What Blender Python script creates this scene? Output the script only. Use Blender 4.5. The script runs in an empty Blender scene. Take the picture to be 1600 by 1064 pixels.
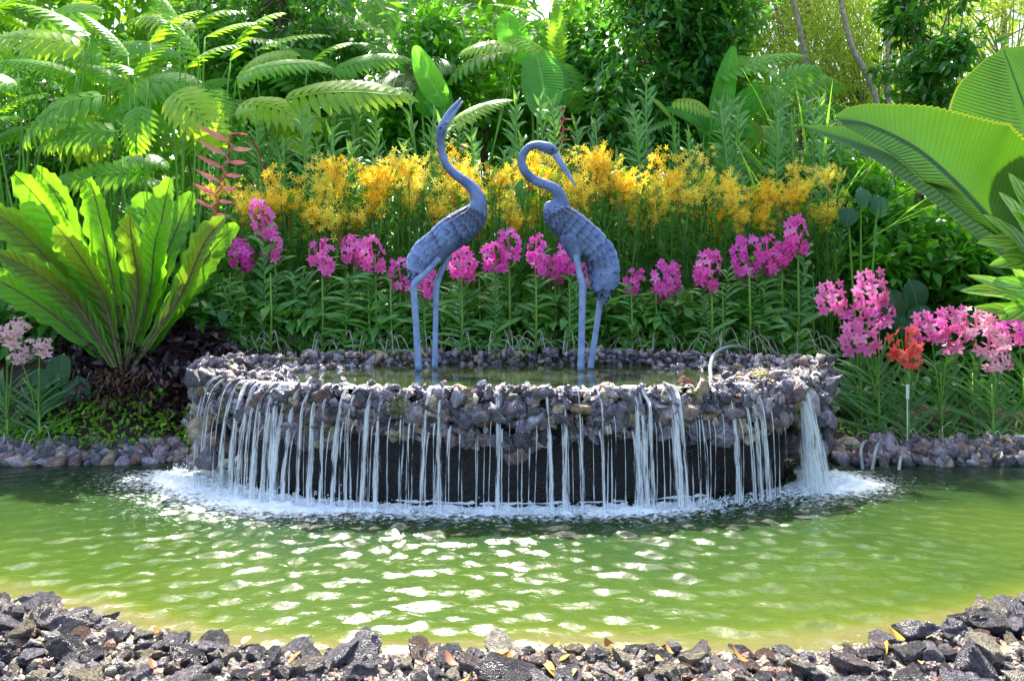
import bpy, math, random
import numpy as np
from mathutils import Vector
R = math.radians
rng = np.random.default_rng(7); random.seed(7)
S = bpy.context.scene
COL = S.collection
# ------------------------------------------------ camera, sky, sun, exposure
F = 1100.0; HC = 1.26; HY = 480.0; CX = 800.0           # focal (px of the 1600 px photo), camera height, horizon row
cam = bpy.data.objects.new('camera', bpy.data.cameras.new('camera')); COL.objects.link(cam)
cam.location = (0, 0, HC); cam.rotation_euler = (R(90), 0, 0)
cam.data.sensor_width = 36; cam.data.lens = 36 * F / 1600; cam.data.shift_y = -(532 - HY) / 1600
cam.data.clip_end = 500; cam.data.clip_start = 0.05
S.camera = cam
SUN_EL, SUN_AZ = 56.0, -10.0                            # azimuth from +Y (away from camera), negative = to the left
w = bpy.data.worlds.new('World'); S.world = w; w.use_nodes = True
nt = w.node_tree; sky = nt.nodes.new('ShaderNodeTexSky'); sky.sky_type = 'NISHITA'; sky.sun_disc = False
sky.sun_elevation = R(SUN_EL); sky.sun_rotation = R(SUN_AZ); sky.dust_density = 4.0; sky.air_density = 1.0; sky.ozone_density = 1.0
nt.links.new(sky.outputs[0], nt.nodes['Background'].inputs[0]); nt.nodes['Background'].inputs[1].default_value = 0.15
sl = bpy.data.lights.new('sun', 'SUN'); sl.energy = 4.3; sl.angle = R(0.6); sl.color = (1, .95, .86)
so = bpy.data.objects.new('sun', sl); COL.objects.link(so)
sd = Vector((math.sin(R(SUN_AZ)) * math.cos(R(SUN_EL)), math.cos(R(SUN_AZ)) * math.cos(R(SUN_EL)), math.sin(R(SUN_EL))))
so.rotation_euler = sd.to_track_quat('Z', 'Y').to_euler(); so.location = sd * 30
S.view_settings.view_transform = 'Standard'; S.view_settings.look = 'None'
S.view_settings.exposure = 1.98; S.view_settings.gamma = 1
S.render.engine = 'CYCLES'
S.cycles.max_bounces = 8; S.cycles.transparent_max_bounces = 24; S.cycles.diffuse_bounces = 4; S.cycles.glossy_bounces = 3

# ------------------------------------------------ helpers
def P(px, py, D): return np.array([(px - CX) / F * D, D, HC - (py - HY) / F * D])
def tag(o, label=None, cat=None, group=None, kind=None):
    if label: o['label'] = label
    if cat: o['category'] = cat
    if group: o['group'] = group
    if kind: o['kind'] = kind
    return o
def empty(name, loc, label=None, cat=None, group=None):
    o = bpy.data.objects.new(name, None); COL.objects.link(o); o.location = loc; o.empty_display_size = .1
    return tag(o, label, cat, group)
def dup(o, parent=None):
    c = o.copy(); COL.objects.link(c)
    if parent is not None: c.parent = parent
    for ch in list(o.children): dup(ch, c)
    return c
ONES = 'zero first second third fourth fifth sixth seventh eighth ninth tenth eleventh twelfth thirteenth fourteenth fifteenth sixteenth seventeenth eighteenth nineteenth'.split()
TENS = {2: 'twent', 3: 'thirt', 4: 'fort', 5: 'fift', 6: 'sixt', 7: 'sevent', 8: 'eight', 9: 'ninet'}
def ordn(i):
    if i < 20: return ONES[i]
    if i >= 100: return 'hundred-and-' + ordn(i - 100) if i > 100 else 'hundredth'
    t, u = divmod(i, 10)
    return TENS[t] + ('ieth' if u == 0 else 'y-' + ONES[u])
REG = {}
def reg(o, base, cat, group):
    o['category'] = cat; o['group'] = group; REG.setdefault(base, []).append(o); return o
def finish_labels():
    for base, L in REG.items():
        if len(L) == 1: L[0]['label'] = base; continue
        L.sort(key=lambda o: o.location.x / max(.5, o.location.y))
        for i, o in enumerate(L):
            o['label'] = base + ', ' + ('leftmost' if i == 0 else 'rightmost' if i == len(L) - 1 else ordn(i + 1) + ' from the left')

class MB:
    def __init__(s): s.v = []; s.q = []; s.t = []; s.uv = []; s.c = []; s.n = 0
    def add(s, V, Q=None, T=None, UV=None, c=.5):
        V = np.asarray(V, float); k = len(V)
        if Q is not None and len(Q): s.q.append(np.asarray(Q, np.int64) + s.n)
        if T is not None and len(T): s.t.append(np.asarray(T, np.int64) + s.n)
        s.v.append(V); s.uv.append(np.zeros((k, 2)) if UV is None else np.asarray(UV, float))
        s.c.append(np.full(k, c, float) if np.isscalar(c) else np.asarray(c, float)); s.n += k
    def inst(s, tm, M, pos, c=.5, sc=1.0):
        V, Q, T, UV = tm[:4]; tc = tm[4] if len(tm) > 4 else None
        M = np.asarray(M); pos = np.asarray(pos, float); N = len(pos)
        sc = np.broadcast_to(np.asarray(sc, float), (N,))
        W = np.einsum('nij,kj->nki', M, V) * sc[:, None, None] + pos[:, None, :]
        k = len(V); off = (np.arange(N) * k)[:, None, None]
        cc = np.broadcast_to(np.asarray(c, float), (N,))
        cc = np.repeat(cc, k)
        if tc is not None: cc = np.where(np.tile(tc, N) >= 0, np.tile(tc, N), cc)
        s.add(W.reshape(-1, 3), (Q[None] + off).reshape(-1, 4) if len(Q) else None,
              (T[None] + off).reshape(-1, 3) if len(T) else None, np.tile(UV, (N, 1)), cc)
    def mesh(s, name, smooth=True):
        me = bpy.data.meshes.new(name)
        V = np.concatenate(s.v); UV = np.concatenate(s.uv); C = np.concatenate(s.c)
        q = np.concatenate(s.q).reshape(-1) if s.q else np.zeros(0, int)
        t = np.concatenate(s.t).reshape(-1) if s.t else np.zeros(0, int)
        L = np.concatenate([q, t]).astype(np.int32); nq = len(q) // 4; ntr = len(t) // 3
        me.vertices.add(len(V)); me.vertices.foreach_set('co', V.astype(np.float32).ravel())
        me.loops.add(len(L)); me.loops.foreach_set('vertex_index', L)
        me.polygons.add(nq + ntr)
        me.polygons.foreach_set('loop_start', np.concatenate([np.arange(nq) * 4, nq * 4 + np.arange(ntr) * 3]).astype(np.int32))
        if smooth: me.polygons.foreach_set('use_smooth', np.ones(nq + ntr, bool))
        me.update(calc_edges=True)
        u = me.uv_layers.new(name='UVMap'); u.data.foreach_set('uv', UV[L].astype(np.float32).ravel())
        a = me.attributes.new('tint', 'FLOAT', 'POINT'); a.data.foreach_set('value', C.astype(np.float32))
        return me
    def build(s, name, mat, parent=None, smooth=True):
        me = s.mesh(name, smooth); me.materials.append(mat)
        return link(name, me, parent)
def link(name, me, parent=None, loc=None):
    o = bpy.data.objects.new(name, me); COL.objects.link(o)
    if parent is not None: o.parent = parent
    if loc is not None: o.location = loc
    return o
def nrm(a): a = np.asarray(a, float); return a / np.maximum(np.linalg.norm(a, axis=-1, keepdims=True), 1e-9)
def dmat(d, up):                      # columns: side, dir, normal
    Y = nrm(np.atleast_2d(d)); U = np.broadcast_to(np.atleast_2d(up), Y.shape)
    X = np.cross(Y, U); bad = np.linalg.norm(X, axis=1) < 1e-4; X[bad] = (1, 0, 0); X = nrm(X); Z = np.cross(X, Y)
    return np.stack([X, Y, Z], axis=2)
def grid(nu, nv):
    i, j = np.meshgrid(np.arange(nu), np.arange(nv), indexing='ij'); a = (i * (nv + 1) + j).ravel()
    return np.stack([a, a + nv + 1, a + nv + 2, a + 1], 1)
def prof(t, kind):
    if kind == 'lance': return np.sin(np.pi * np.clip(t, 0, 1) ** .75) ** .8 * (1 - .15 * t)
    if kind == 'oval': return np.sin(np.pi * np.clip(t, 0, 1)) ** .6
    if kind == 'strap': return np.minimum(1, t * 8 + .5) * np.minimum(1, ((1 - t) * 3.5) ** .7)
    if kind == 'spoon': return np.sin(np.pi * np.clip(t * .9 + .08, 0, 1) ** 1.5) ** .7
    return np.ones_like(t)
def leaf_t(L=1., W=.3, nl=4, kind='lance', fold=.25, droop=.3, nw=2, wave=0., c=None):
    t = np.linspace(0, 1, nl + 1); s = np.linspace(-1, 1, nw + 1)
    T_, S_ = np.meshgrid(t, s, indexing='ij'); w_ = np.maximum(prof(T_, kind), .02) * W / 2
    x = S_ * w_; ang = droop * T_ * 1.2
    y = L * T_ * np.cos(ang * .6); z = -L * T_ * np.sin(ang) * .8 + fold * np.abs(x) + wave * np.sin(T_ * 40 + S_ * 2) * np.abs(S_) * W
    V = np.stack([x, y, z], -1).reshape(-1, 3); UV = np.stack([(S_ + 1) / 2, T_], -1).reshape(-1, 2)
    return (V, grid(nl, nw), np.zeros((0, 3), int), UV)
def catmull(pts, n):
    p = np.asarray(pts, float); p = np.vstack([2 * p[0] - p[1], p, 2 * p[-1] - p[-2]]); m = len(p) - 3
    u = np.linspace(0, m - 1e-6, n); i = u.astype(int); f = (u - i)[:, None]
    a, b, c, d = p[i], p[i + 1], p[i + 2], p[i + 3]
    return .5 * ((2 * b) + (c - a) * f + (2 * a - 5 * b + 4 * c - d) * f ** 2 + (3 * b - a - 3 * c + d) * f ** 3)
def tube(mb, path, r, n=8, c=.5, flat=1.0, up=(0, 1, 0), cap=True):
    p = np.asarray(path, float); m = len(p); r = np.broadcast_to(np.asarray(r, float), (m,))
    t = nrm(np.gradient(p, axis=0)); u = np.broadcast_to(np.array(up, float), t.shape)
    a = np.cross(t, u); ln = np.linalg.norm(a, axis=1) < .05; a[ln] = np.cross(t[ln], (1, 0, 0.1)); a = nrm(a); b = np.cross(a, t)
    th = np.linspace(0, 2 * np.pi, n, endpoint=False)
    V = p[:, None] + r[:, None, None] * (np.cos(th)[None, :, None] * a[:, None] + flat * np.sin(th)[None, :, None] * b[:, None])
    i, j = np.meshgrid(np.arange(m - 1), np.arange(n), indexing='ij'); j2 = (j + 1) % n
    Q = np.stack([i * n + j, i * n + j2, (i + 1) * n + j2, (i + 1) * n + j], -1).reshape(-1, 4)
    UV = np.stack(np.broadcast_arrays((th / 2 / np.pi)[None], np.linspace(0, 1, m)[:, None]), -1).reshape(-1, 2)
    V = V.reshape(-1, 3); T = None
    if cap:
        V = np.vstack([V, p[0], p[-1]]); UV = np.vstack([UV, [0, 0], [0, 1]]); k = m * n
        jj = np.arange(n); T = np.vstack([np.stack([np.full(n, k), (jj + 1) % n, jj], 1), np.stack([np.full(n, k + 1), (m - 1) * n + jj, (m - 1) * n + (jj + 1) % n], 1)])
    mb.add(V, Q, T, UV, c)
def merge(ts, cs=None):
    V = []; Q = []; T = []; UV = []; C = []; n = 0
    for k, t in enumerate(ts):
        V.append(t[0]); Q.append(t[1] + n); T.append(t[2] + n); UV.append(t[3]); n += len(t[0])
        C.append(np.full(len(t[0]), -1. if cs is None else cs[k]))
    return (np.vstack(V), np.vstack(Q), np.vstack(T), np.vstack(UV), np.concatenate(C))
def xf(t, M=None, pos=(0, 0, 0), s=1.):
    V = t[0] * s
    if M is not None: V = V @ np.asarray(M).T
    return (V + np.array(pos), t[1], t[2], t[3])
def rotz(a): c, s = math.cos(a), math.sin(a); return np.array([[c, -s, 0], [s, c, 0], [0, 0, 1.]])
def rotx(a): c, s = math.cos(a), math.sin(a); return np.array([[1, 0, 0], [0, c, -s], [0, s, c]])
def bend(t, ang, L=1.):               # bend a flat leaf lying along +Y downwards by a total angle
    V = t[0].copy(); y = V[:, 1] / L; th = ang * y
    s_, c_ = np.sin(th), np.cos(th)
    yy = L * np.where(np.abs(ang) > 1e-6, s_ / ang, y); zz = -L * (1 - c_) / ang
    V2 = np.stack([V[:, 0], yy + V[:, 2] * s_, zz + V[:, 2] * c_], 1)
    return (V2,) + tuple(t[1:])
def snoise(x, y, seed=0, n=7, lo=.6, hi=4.):
    g = np.random.default_rng(seed); o = np.zeros_like(np.asarray(x, float))
    for k in range(n):
        a = g.uniform(0, 6.28); f = g.uniform(lo, hi); o += np.sin((x * math.cos(a) + y * math.sin(a)) * f + g.uniform(0, 6.28))
    return o / math.sqrt(n)
def sst(a, b, x): t = np.clip((x - a) / (b - a), 0, 1); return t * t * (3 - 2 * t)

# ------------------------------------------------ materials
def newmat(name):
    m = bpy.data.materials.new(name); m.use_nodes = True; n = m.node_tree.nodes; l = m.node_tree.links
    return m, n, l, n['Principled BSDF'], n['Material Output']
def ramp(n, stops):
    r = n.new('ShaderNodeValToRGB'); e = r.color_ramp.elements
    while len(e) < len(stops): e.new(.5)
    for k, (p, c) in enumerate(stops): e[k].position = p; e[k].color = (*c, 1)
    return r
def mth(n, l, op, a, b=None, c=None):
    m = n.new('ShaderNodeMath'); m.operation = op
    for i, v in enumerate((a, b, c)):
        if v is None: continue
        if isinstance(v, (int, float)): m.inputs[i].default_value = v
        else: l.new(v, m.inputs[i])
    return m.outputs[0]
def mixc(n, l, f, a, b, mode='MIX'):
    m = n.new('ShaderNodeMix'); m.data_type = 'RGBA'; m.blend_type = mode
    for i, v in ((0, f), (6, a), (7, b)):
        if isinstance(v, (int, float)): m.inputs[i].default_value = v
        elif isinstance(v, tuple): m.inputs[i].default_value = (*v, 1)
        else: l.new(v, m.inputs[i])
    return m.outputs[2]
def leafmat(name, c1, c2, tr=.45, rough=.4, rib=None, veins=0., ribw=.04, trc=None, stripes=None, edge=None, spec=.5, edget=.487, vdark=None):
    m, n, l, b, out = newmat(name)
    at = n.new('ShaderNodeAttribute'); at.attribute_name = 'tint'; oi = n.new('ShaderNodeObjectInfo')
    f = mth(n, l, 'ADD', mth(n, l, 'MULTIPLY', at.outputs['Fac'], .75), mth(n, l, 'MULTIPLY', oi.outputs['Random'], .25))
    col = mixc(n, l, f, c1, c2)
    tc = n.new('ShaderNodeTexCoord'); nz = n.new('ShaderNodeTexNoise'); nz.inputs['Scale'].default_value = 9; l.new(tc.outputs['Object'], nz.inputs['Vector'])
    hs = n.new('ShaderNodeHueSaturation'); l.new(col, hs.inputs['Color']); l.new(mth(n, l, 'MULTIPLY_ADD', nz.outputs['Fac'], 1.1, .45), hs.inputs['Value']); l.new(mth(n, l, 'MULTIPLY_ADD', nz.outputs['Fac'], .04, .48), hs.inputs['Hue'])
    col = hs.outputs[0]
    n5 = n.new('ShaderNodeTexNoise'); n5.inputs['Scale'].default_value = 34; n5.inputs['Detail'].default_value = 3; l.new(tc.outputs['Object'], n5.inputs['Vector'])
    col = mixc(n, l, mth(n, l, 'MULTIPLY', mth(n, l, 'GREATER_THAN', n5.outputs['Fac'], .69), .75), col, (.13, .085, .02))
    uv = n.new('ShaderNodeUVMap'); uv.uv_map = 'UVMap'; sx = n.new('ShaderNodeSeparateXYZ'); l.new(uv.outputs[0], sx.inputs[0])
    d = mth(n, l, 'ABSOLUTE', mth(n, l, 'SUBTRACT', sx.outputs[0], .5))
    if veins:
        wv = mth(n, l, 'SINE', mth(n, l, 'MULTIPLY', mth(n, l, 'SUBTRACT', sx.outputs[1], mth(n, l, 'MULTIPLY', d, .25)), veins))
        k = mth(n, l, 'MULTIPLY', mth(n, l, 'POWER', mth(n, l, 'ABSOLUTE', wv), 6), .3)
        col = mixc(n, l, k, col, tuple(min(1, x * 1.9) for x in c2))
        bp = n.new('ShaderNodeBump'); bp.inputs['Strength'].default_value = .5; bp.inputs['Distance'].default_value = .01; l.new(wv, bp.inputs['Height']); l.new(bp.outputs[0], b.inputs['Normal'])
    if vdark:
        wv = mth(n, l, 'SINE', mth(n, l, 'MULTIPLY', sx.outputs[1], vdark)); col = mixc(n, l, mth(n, l, 'MULTIPLY', mth(n, l, 'POWER', mth(n, l, 'ABSOLUTE', wv), 4), .55), col, tuple(x * .35 for x in c1))
    if stripes:
        wv = mth(n, l, 'SINE', mth(n, l, 'ADD', mth(n, l, 'MULTIPLY', mth(n, l, 'SUBTRACT', mth(n, l, 'MULTIPLY', sx.outputs[1], 1.), mth(n, l, 'MULTIPLY', d, .9)), 26), mth(n, l, 'MULTIPLY', nz.outputs['Fac'], 9)))
        col = mixc(n, l, mth(n, l, 'GREATER_THAN', wv, .15), col, stripes)
    if rib: col = mixc(n, l, mth(n, l, 'LESS_THAN', d, ribw), col, rib)
    if edge: col = mixc(n, l, mth(n, l, 'GREATER_THAN', mth(n, l, 'ADD', d, mth(n, l, 'MULTIPLY', mth(n, l, 'SUBTRACT', nz.outputs['Fac'], .5), .25 if edget < .4 else 0.)), edget), col, edge)
    l.new(col, b.inputs['Base Color']); b.inputs['Roughness'].default_value = rough; b.inputs['Specular IOR Level'].default_value = spec
    t = n.new('ShaderNodeBsdfTranslucent')
    l.new(mixc(n, l, .65, col, trc if trc else (min(1, c2[0] * 2.4), min(1, c2[1] * 2.2), c2[2] * .6)) , t.inputs['Color'])
    mx = n.new('ShaderNodeMixShader'); mx.inputs[0].default_value = tr
    l.new(b.outputs[0], mx.inputs[1]); l.new(t.outputs[0], mx.inputs[2]); l.new(mx.outputs[0], out.inputs[0])
    return m
def flowermat(name, stops, tr=.35):
    m, n, l, b, out = newmat(name)
    at = n.new('ShaderNodeAttribute'); at.attribute_name = 'tint'; r = ramp(n, stops); l.new(at.outputs['Fac'], r.inputs[0])
    oi = n.new('ShaderNodeObjectInfo'); hs = n.new('ShaderNodeHueSaturation'); l.new(r.outputs[0], hs.inputs['Color']); l.new(mth(n, l, 'MULTIPLY_ADD', oi.outputs['Random'], .03, .485), hs.inputs['Hue']); l.new(mth(n, l, 'MULTIPLY_ADD', oi.outputs['Random'], -.1, 1.), hs.inputs['Saturation'])
    l.new(hs.outputs[0], b.inputs['Base Color']); b.inputs['Roughness'].default_value = .55
    t = n.new('ShaderNodeBsdfTranslucent'); l.new(hs.outputs[0], t.inputs[0]); mx = n.new('ShaderNodeMixShader'); mx.inputs[0].default_value = tr
    l.new(b.outputs[0], mx.inputs[1]); l.new(t.outputs[0], mx.inputs[2]); l.new(mx.outputs[0], out.inputs[0]); return m
def rockmat(name, stops, rough=.35, moss=.0, scale=14, val=1.0, bd=.02):
    m, n, l, b, out = newmat(name)
    at = n.new('ShaderNodeAttribute'); at.attribute_name = 'tint'; oi = n.new('ShaderNodeObjectInfo'); tc = n.new('ShaderNodeTexCoord')
    nz = n.new('ShaderNodeTexNoise'); nz.inputs['Scale'].default_value = scale; nz.inputs['Detail'].default_value = 8; nz.inputs['Roughness'].default_value = .7; l.new(tc.outputs['Object'], nz.inputs['Vector'])
    f = mth(n, l, 'FRACT', mth(n, l, 'ADD', at.outputs['Fac'], oi.outputs['Random']))
    r = ramp(n, stops); l.new(f, r.inputs[0])
    k = mth(n, l, 'MULTIPLY_ADD', mth(n, l, 'POWER', nz.outputs['Fac'], 2), 3.0 * val, .15)
    hs = n.new('ShaderNodeHueSaturation'); l.new(r.outputs[0], hs.inputs['Color']); l.new(k, hs.inputs['Value']); col = hs.outputs[0]
    if moss:
        n2 = n.new('ShaderNodeTexNoise'); n2.inputs['Scale'].default_value = 3.2; n2.inputs['Detail'].default_value = 5; l.new(tc.outputs['Object'], n2.inputs['Vector'])
        mk = mth(n, l, 'MULTIPLY', mth(n, l, 'GREATER_THAN', n2.outputs['Fac'], 1 - moss), .7)
        col = mixc(n, l, mk, col, (.14, .16, .02))
    l.new(col, b.inputs['Base Color'])
    l.new(mth(n, l, 'MULTIPLY_ADD', nz.outputs['Fac'], .5, rough - .2), b.inputs['Roughness'])
    v = n.new('ShaderNodeTexVoronoi'); v.inputs['Scale'].default_value = scale * 5; l.new(tc.outputs['Object'], v.inputs['Vector'])
    h = mth(n, l, 'ADD', nz.outputs['Fac'], mth(n, l, 'MULTIPLY', v.outputs['Distance'], .5))
    bp = n.new('ShaderNodeBump'); bp.inputs['Strength'].default_value = .9; bp.inputs['Distance'].default_value = bd; l.new(h, bp.inputs['Height']); l.new(bp.outputs[0], b.inputs['Normal'])
    return m
LAVA = [(0, (.035, .032, .038)), (.25, (.08, .073, .088)), (.45, (.135, .12, .15)), (.6, (.21, .195, .24)), (.7, (.11, .06, .05)), (.82, (.26, .23, .26)), (.92, (.2, .14, .08)), (1, (.34, .3, .22))]
M_rock = rockmat('lava_rock', LAVA, .2, .36, 22, 1.9, .022)
M_rock2 = rockmat('wet_rock', [(0, (.035, .033, .038)), (.3, (.085, .078, .09)), (.5, (.15, .14, .16)), (.62, (.1, .06, .045)), (.75, (.2, .19, .21)), (.86, (.13, .1, .05)), (1, (.3, .28, .24))], .22, .2, 2.6, 1.75, .1)
M_pebble = rockmat('pebble', [(0, (.16, .13, .1)), (.2, (.3, .24, .17)), (.35, (.08, .07, .08)), (.6, (.12, .1, .12)), (.75, (.25, .13, .08)), (.85, (.36, .32, .25)), (1, (.09, .08, .1))], .35, 0, 20)
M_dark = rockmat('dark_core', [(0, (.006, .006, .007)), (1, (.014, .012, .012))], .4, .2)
M_soil = rockmat('soil', [(0, (.03, .02, .014)), (1, (.05, .035, .022))], .8, .35, 6)
def barkmat(name, c, sc=18):
    return rockmat(name, [(0, tuple(x * .7 for x in c)), (1, c)], .75, 0, sc)
M_bark = barkmat('bark', (.2, .14, .09)); M_barkp = barkmat('pale_bark', (.5, .4, .28))
G = dict(
 vanda=leafmat('orchid_leaf', (.04, .15, .02), (.14, .36, .06), .3, .3, None, 0),
 stemg=leafmat('green_stem', (.12, .3, .03), (.2, .42, .05), .2, .4),
 terete=leafmat('narrow_orchid_leaf', (.025, .1, .02), (.07, .22, .04), .25, .35),
 reed=leafmat('reed_orchid_leaf', (.07, .22, .04), (.17, .4, .09), .4, .28, (.2, .42, .08), 0, .06),
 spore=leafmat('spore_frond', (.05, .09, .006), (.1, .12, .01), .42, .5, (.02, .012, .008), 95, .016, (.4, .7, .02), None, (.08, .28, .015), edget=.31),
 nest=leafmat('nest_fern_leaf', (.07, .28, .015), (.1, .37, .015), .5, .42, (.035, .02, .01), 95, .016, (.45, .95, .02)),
 philo=leafmat('lobed_leaf', (.03, .2, .012), (.15, .44, .02), .56, .42, (.28, .5, .1), 0, .05, (.55, .95, .02)),
 philoy=leafmat('yellow_green_lobed_leaf', (.2, .42, .015), (.38, .58, .03), .5, .35, (.35, .55, .08), 0, .05, (.7, .95, .03)),
 banana=leafmat('banana_leaf', (.07, .35, .03), (.14, .48, .05), .55, .35, (.3, .6, .15), 160, .025, (.3, .9, .06)),
 fern=leafmat('tree_fern_leaf', (.09, .24, .06), (.2, .4, .12), .45, .4),
 glossy=leafmat('glossy_dark_leaf', (.02, .11, .02), (.09, .29, .04), .36, .2, None, 0, .04, (.2, .6, .03)),
 shrub=leafmat('shrub_leaf', (.04, .18, .02), (.12, .36, .03), .45, .35, (.15, .35, .06), 0, .05),
 wood=leafmat('wood_leaf', (.04, .16, .02), (.2, .42, .04), .5, .35),
 pale=leafmat('feathery_leaf', (.35, .5, .05), (.6, .7, .12), .6, .5, None, 0, .04, (.8, .9, .2)),
 palm=leafmat('pleated_palm_leaf', (.03, .13, .008), (.04, .16, .01), .27, .4, (.1, .12, .01), 0, .008, (.16, .42, .01), None, (.42, .36, .03), vdark=188.5),
 ginger=leafmat('striped_ginger_leaf', (.08, .32, .04), (.12, .38, .05), .4, .3, (.3, .5, .1), 0, .03, None, (.6, .62, .16)),
 taro=leafmat('broad_dark_leaf', (.02, .09, .035), (.035, .13, .055), .25, .4, (.06, .18, .1), 0, .025),
 purple=leafmat('dark_purple_leaf', (.025, .015, .02), (.06, .035, .045), .1, .25),
 cover=leafmat('ground_cover_leaf', (.09, .28, .02), (.25, .5, .03), .45, .4),
)
FM = dict(
 magenta=flowermat('magenta_petal', [(0, (.8, .03, .46)), (.6, (.92, .1, .6)), (.85, (.98, .35, .7)), (.93, (.5, .0, .3)), (1, (.5, .02, .2))]),
 mauve=flowermat('mauve_petal', [(0, (.72, .07, .47)), (.6, (.84, .2, .6)), (.85, (.9, .45, .75)), (.93, (.7, .05, .1)), (1, (.75, .1, .05))]),
 pale=flowermat('pale_pink_petal', [(0, (.8, .3, .5)), (.85, (.92, .55, .68)), (.93, (.7, .05, .1)), (1, (.75, .2, .05))]),
 coral=flowermat('coral_petal', [(0, (.8, .1, .06)), (.85, (.92, .25, .16)), (.93, (.8, .15, .02)), (1, (.8, .3, .02))]),
 cream=flowermat('cream_pink_petal', [(0, (.8, .5, .55)), (.85, (.9, .7, .66)), (.93, (.6, .05, .15)), (1, (.65, .2, .1))]),
 yellow=flowermat('yellow_petal', [(0, (.98, .66, .01)), (.8, (1, .86, .03)), (1, (.7, .25, .01))], .5),
 helic=flowermat('heliconia_bract', [(0, (.75, .04, .06)), (.5, (.85, .15, .15)), (1, (.7, .45, .3))], .2),
 root=flowermat('aerial_root', [(0, (.4, .42, .3)), (1, (.55, .55, .42))], 0),
)

# ------------------------------------------------ terrain and water
BC = (0.0, 5.42); BA, BB = 2.38, 1.06                     # basin centre, half width, half depth
def near(x): return 2.5 + np.where(x > 0, .085, .1) * x * x + .05 * np.sin(x * 3 + 1)
def far(x): return 5.86 + .05 * np.sin(x * 2) - .12 * sst(2, 4, x)
def height(x, y):
    r = np.sqrt(((x - BC[0]) / BA) ** 2 + ((y - BC[1]) / BB) ** 2)
    h = np.full_like(x, -.32)
    fb = far(x); nb = near(x)
    k = sst(0, .35, y - fb + .2)
    right = sst(2.3, 3.2, x)
    up = .1 + .72 * ((1 - right) * sst(.1, .85, y - fb) + right * sst(.5, 2.8, y - fb)) + .05 * np.clip(y - 7, 0, 7) + 3.2 * sst(12, 21, y)
    h = h * (1 - k) + up * k
    k2 = sst(0, .45, nb - y + .38); lo = .012 - .4 * sst(.15, 1.3, nb - y)
    h = np.where(y < 4.6, h * (1 - k2) + lo * k2, h)
    h += .5 * np.exp(-(((x + 3.4) / .55) ** 2 + ((y - 6.35) / .38) ** 2))
    h += .03 * snoise(x, y, 3, 8, 1, 9) * (k + k2 * .5)
    return h
mb = MB()
nx, ny = 230, 200
xs = np.linspace(-16, 16, nx + 1); ys = np.concatenate([np.linspace(.2, 8, 150), np.linspace(8.2, 24, ny + 1 - 150)])
X, Y = np.meshgrid(xs, ys, indexing='ij')
mb.add(np.stack([X, Y, height(X, Y)], -1).reshape(-1, 3), grid(nx, ny)); tag(mb.build('ground', M_soil), kind='structure')
mb = MB(); mb.add([(-200, -60, -.5), (200, -60, -.5), (200, 300, -.5), (-200, 300, -.5)], [[0, 1, 2, 3]]); tag(mb.build('far_ground', M_soil), kind='structure')

def watermat(name, foamy):
    m, n, l, b, out = newmat(name)
    a1 = n.new('ShaderNodeAttribute'); a1.attribute_name = 'tint'   # shallow
    tc = n.new('ShaderNodeTexCoord'); nz = n.new('ShaderNodeTexNoise'); nz.inputs['Scale'].default_value = 1.1; nz.inputs['Detail'].default_value = 4; l.new(tc.outputs['Object'], nz.inputs['Vector'])
    if foamy: r = ramp(n, [(0, (.008, .022, .009)), (.3, (.018, .044, .009)), (.5, (.037, .07, .009)), (.8, (.068, .094, .011)), (1, (.11, .105, .035))])
    else: r = ramp(n, [(0, (.02, .035, .012)), (.5, (.035, .05, .015)), (1, (.09, .085, .025))])
    l.new(mth(n, l, 'ADD', a1.outputs['Fac'], mth(n, l, 'MULTIPLY', mth(n, l, 'SUBTRACT', nz.outputs['Fac'], .5), .5)), r.inputs[0]); col = r.outputs[0]
    b.inputs['Roughness'].default_value = .17 if foamy else .03; b.inputs['IOR'].default_value = 1.42; b.inputs['Specular IOR Level'].default_value = .5
    mp = n.new('ShaderNodeMapping'); l.new(tc.outputs['Object'], mp.inputs[0]); mp.inputs['Scale'].default_value = (1, 1.5, 1)
    n2 = n.new('ShaderNodeTexNoise'); n2.inputs['Scale'].default_value = 22 if foamy else 9; n2.inputs['Detail'].default_value = 6; l.new(mp.outputs[0], n2.inputs['Vector'])
    bp = n.new('ShaderNodeBump'); bp.inputs['Strength'].default_value = .28 if foamy else .05; bp.inputs['Distance'].default_value = .02; l.new(n2.outputs['Fac'], bp.inputs['Height']); l.new(bp.outputs[0], b.inputs['Normal'])
    if foamy:
        a2 = n.new('ShaderNodeAttribute'); a2.attribute_name = 'foam'
        n3 = n.new('ShaderNodeTexNoise'); n3.inputs['Scale'].default_value = 26; n3.inputs['Detail'].default_value = 9; n3.inputs['Roughness'].default_value = .72; l.new(mp.outputs[0], n3.inputs['Vector'])
        f = mth(n, l, 'MULTIPLY', mth(n, l, 'SUBTRACT', mth(n, l, 'MULTIPLY_ADD', n3.outputs['Fac'], 2.2, a2.outputs['Fac']), 1.62), 2.4)
        cl = n.new('ShaderNodeClamp'); l.new(f, cl.inputs[0]); f = cl.outputs[0]
        col = mixc(n, l, f, col, (.82, .88, .9)); l.new(mth(n, l, 'MULTIPLY_ADD', f, .4, .17), b.inputs['Roughness'])
    l.new(col, b.inputs['Base Color']); return m
x0, x1, y0, y1 = -5.6, 5.6, 2.0, 6.3; nx, ny = 700, 300
X, Y = np.meshgrid(np.linspace(x0, x1, nx + 1), np.linspace(y0, y1, ny + 1), indexing='ij')
rr = np.sqrt(((X - BC[0]) / BA) ** 2 + ((Y - BC[1]) / BB) ** 2); dist = (rr - 1.0) * np.where(np.abs(X) > 2.4, 1.6, 1.3)   # metres from the line of the falls
amp = .3 + .85 * np.exp(-np.clip(dist, 0, 9) / 2.2) * sst(3.4, 1.5, np.abs(X + .15))
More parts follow.
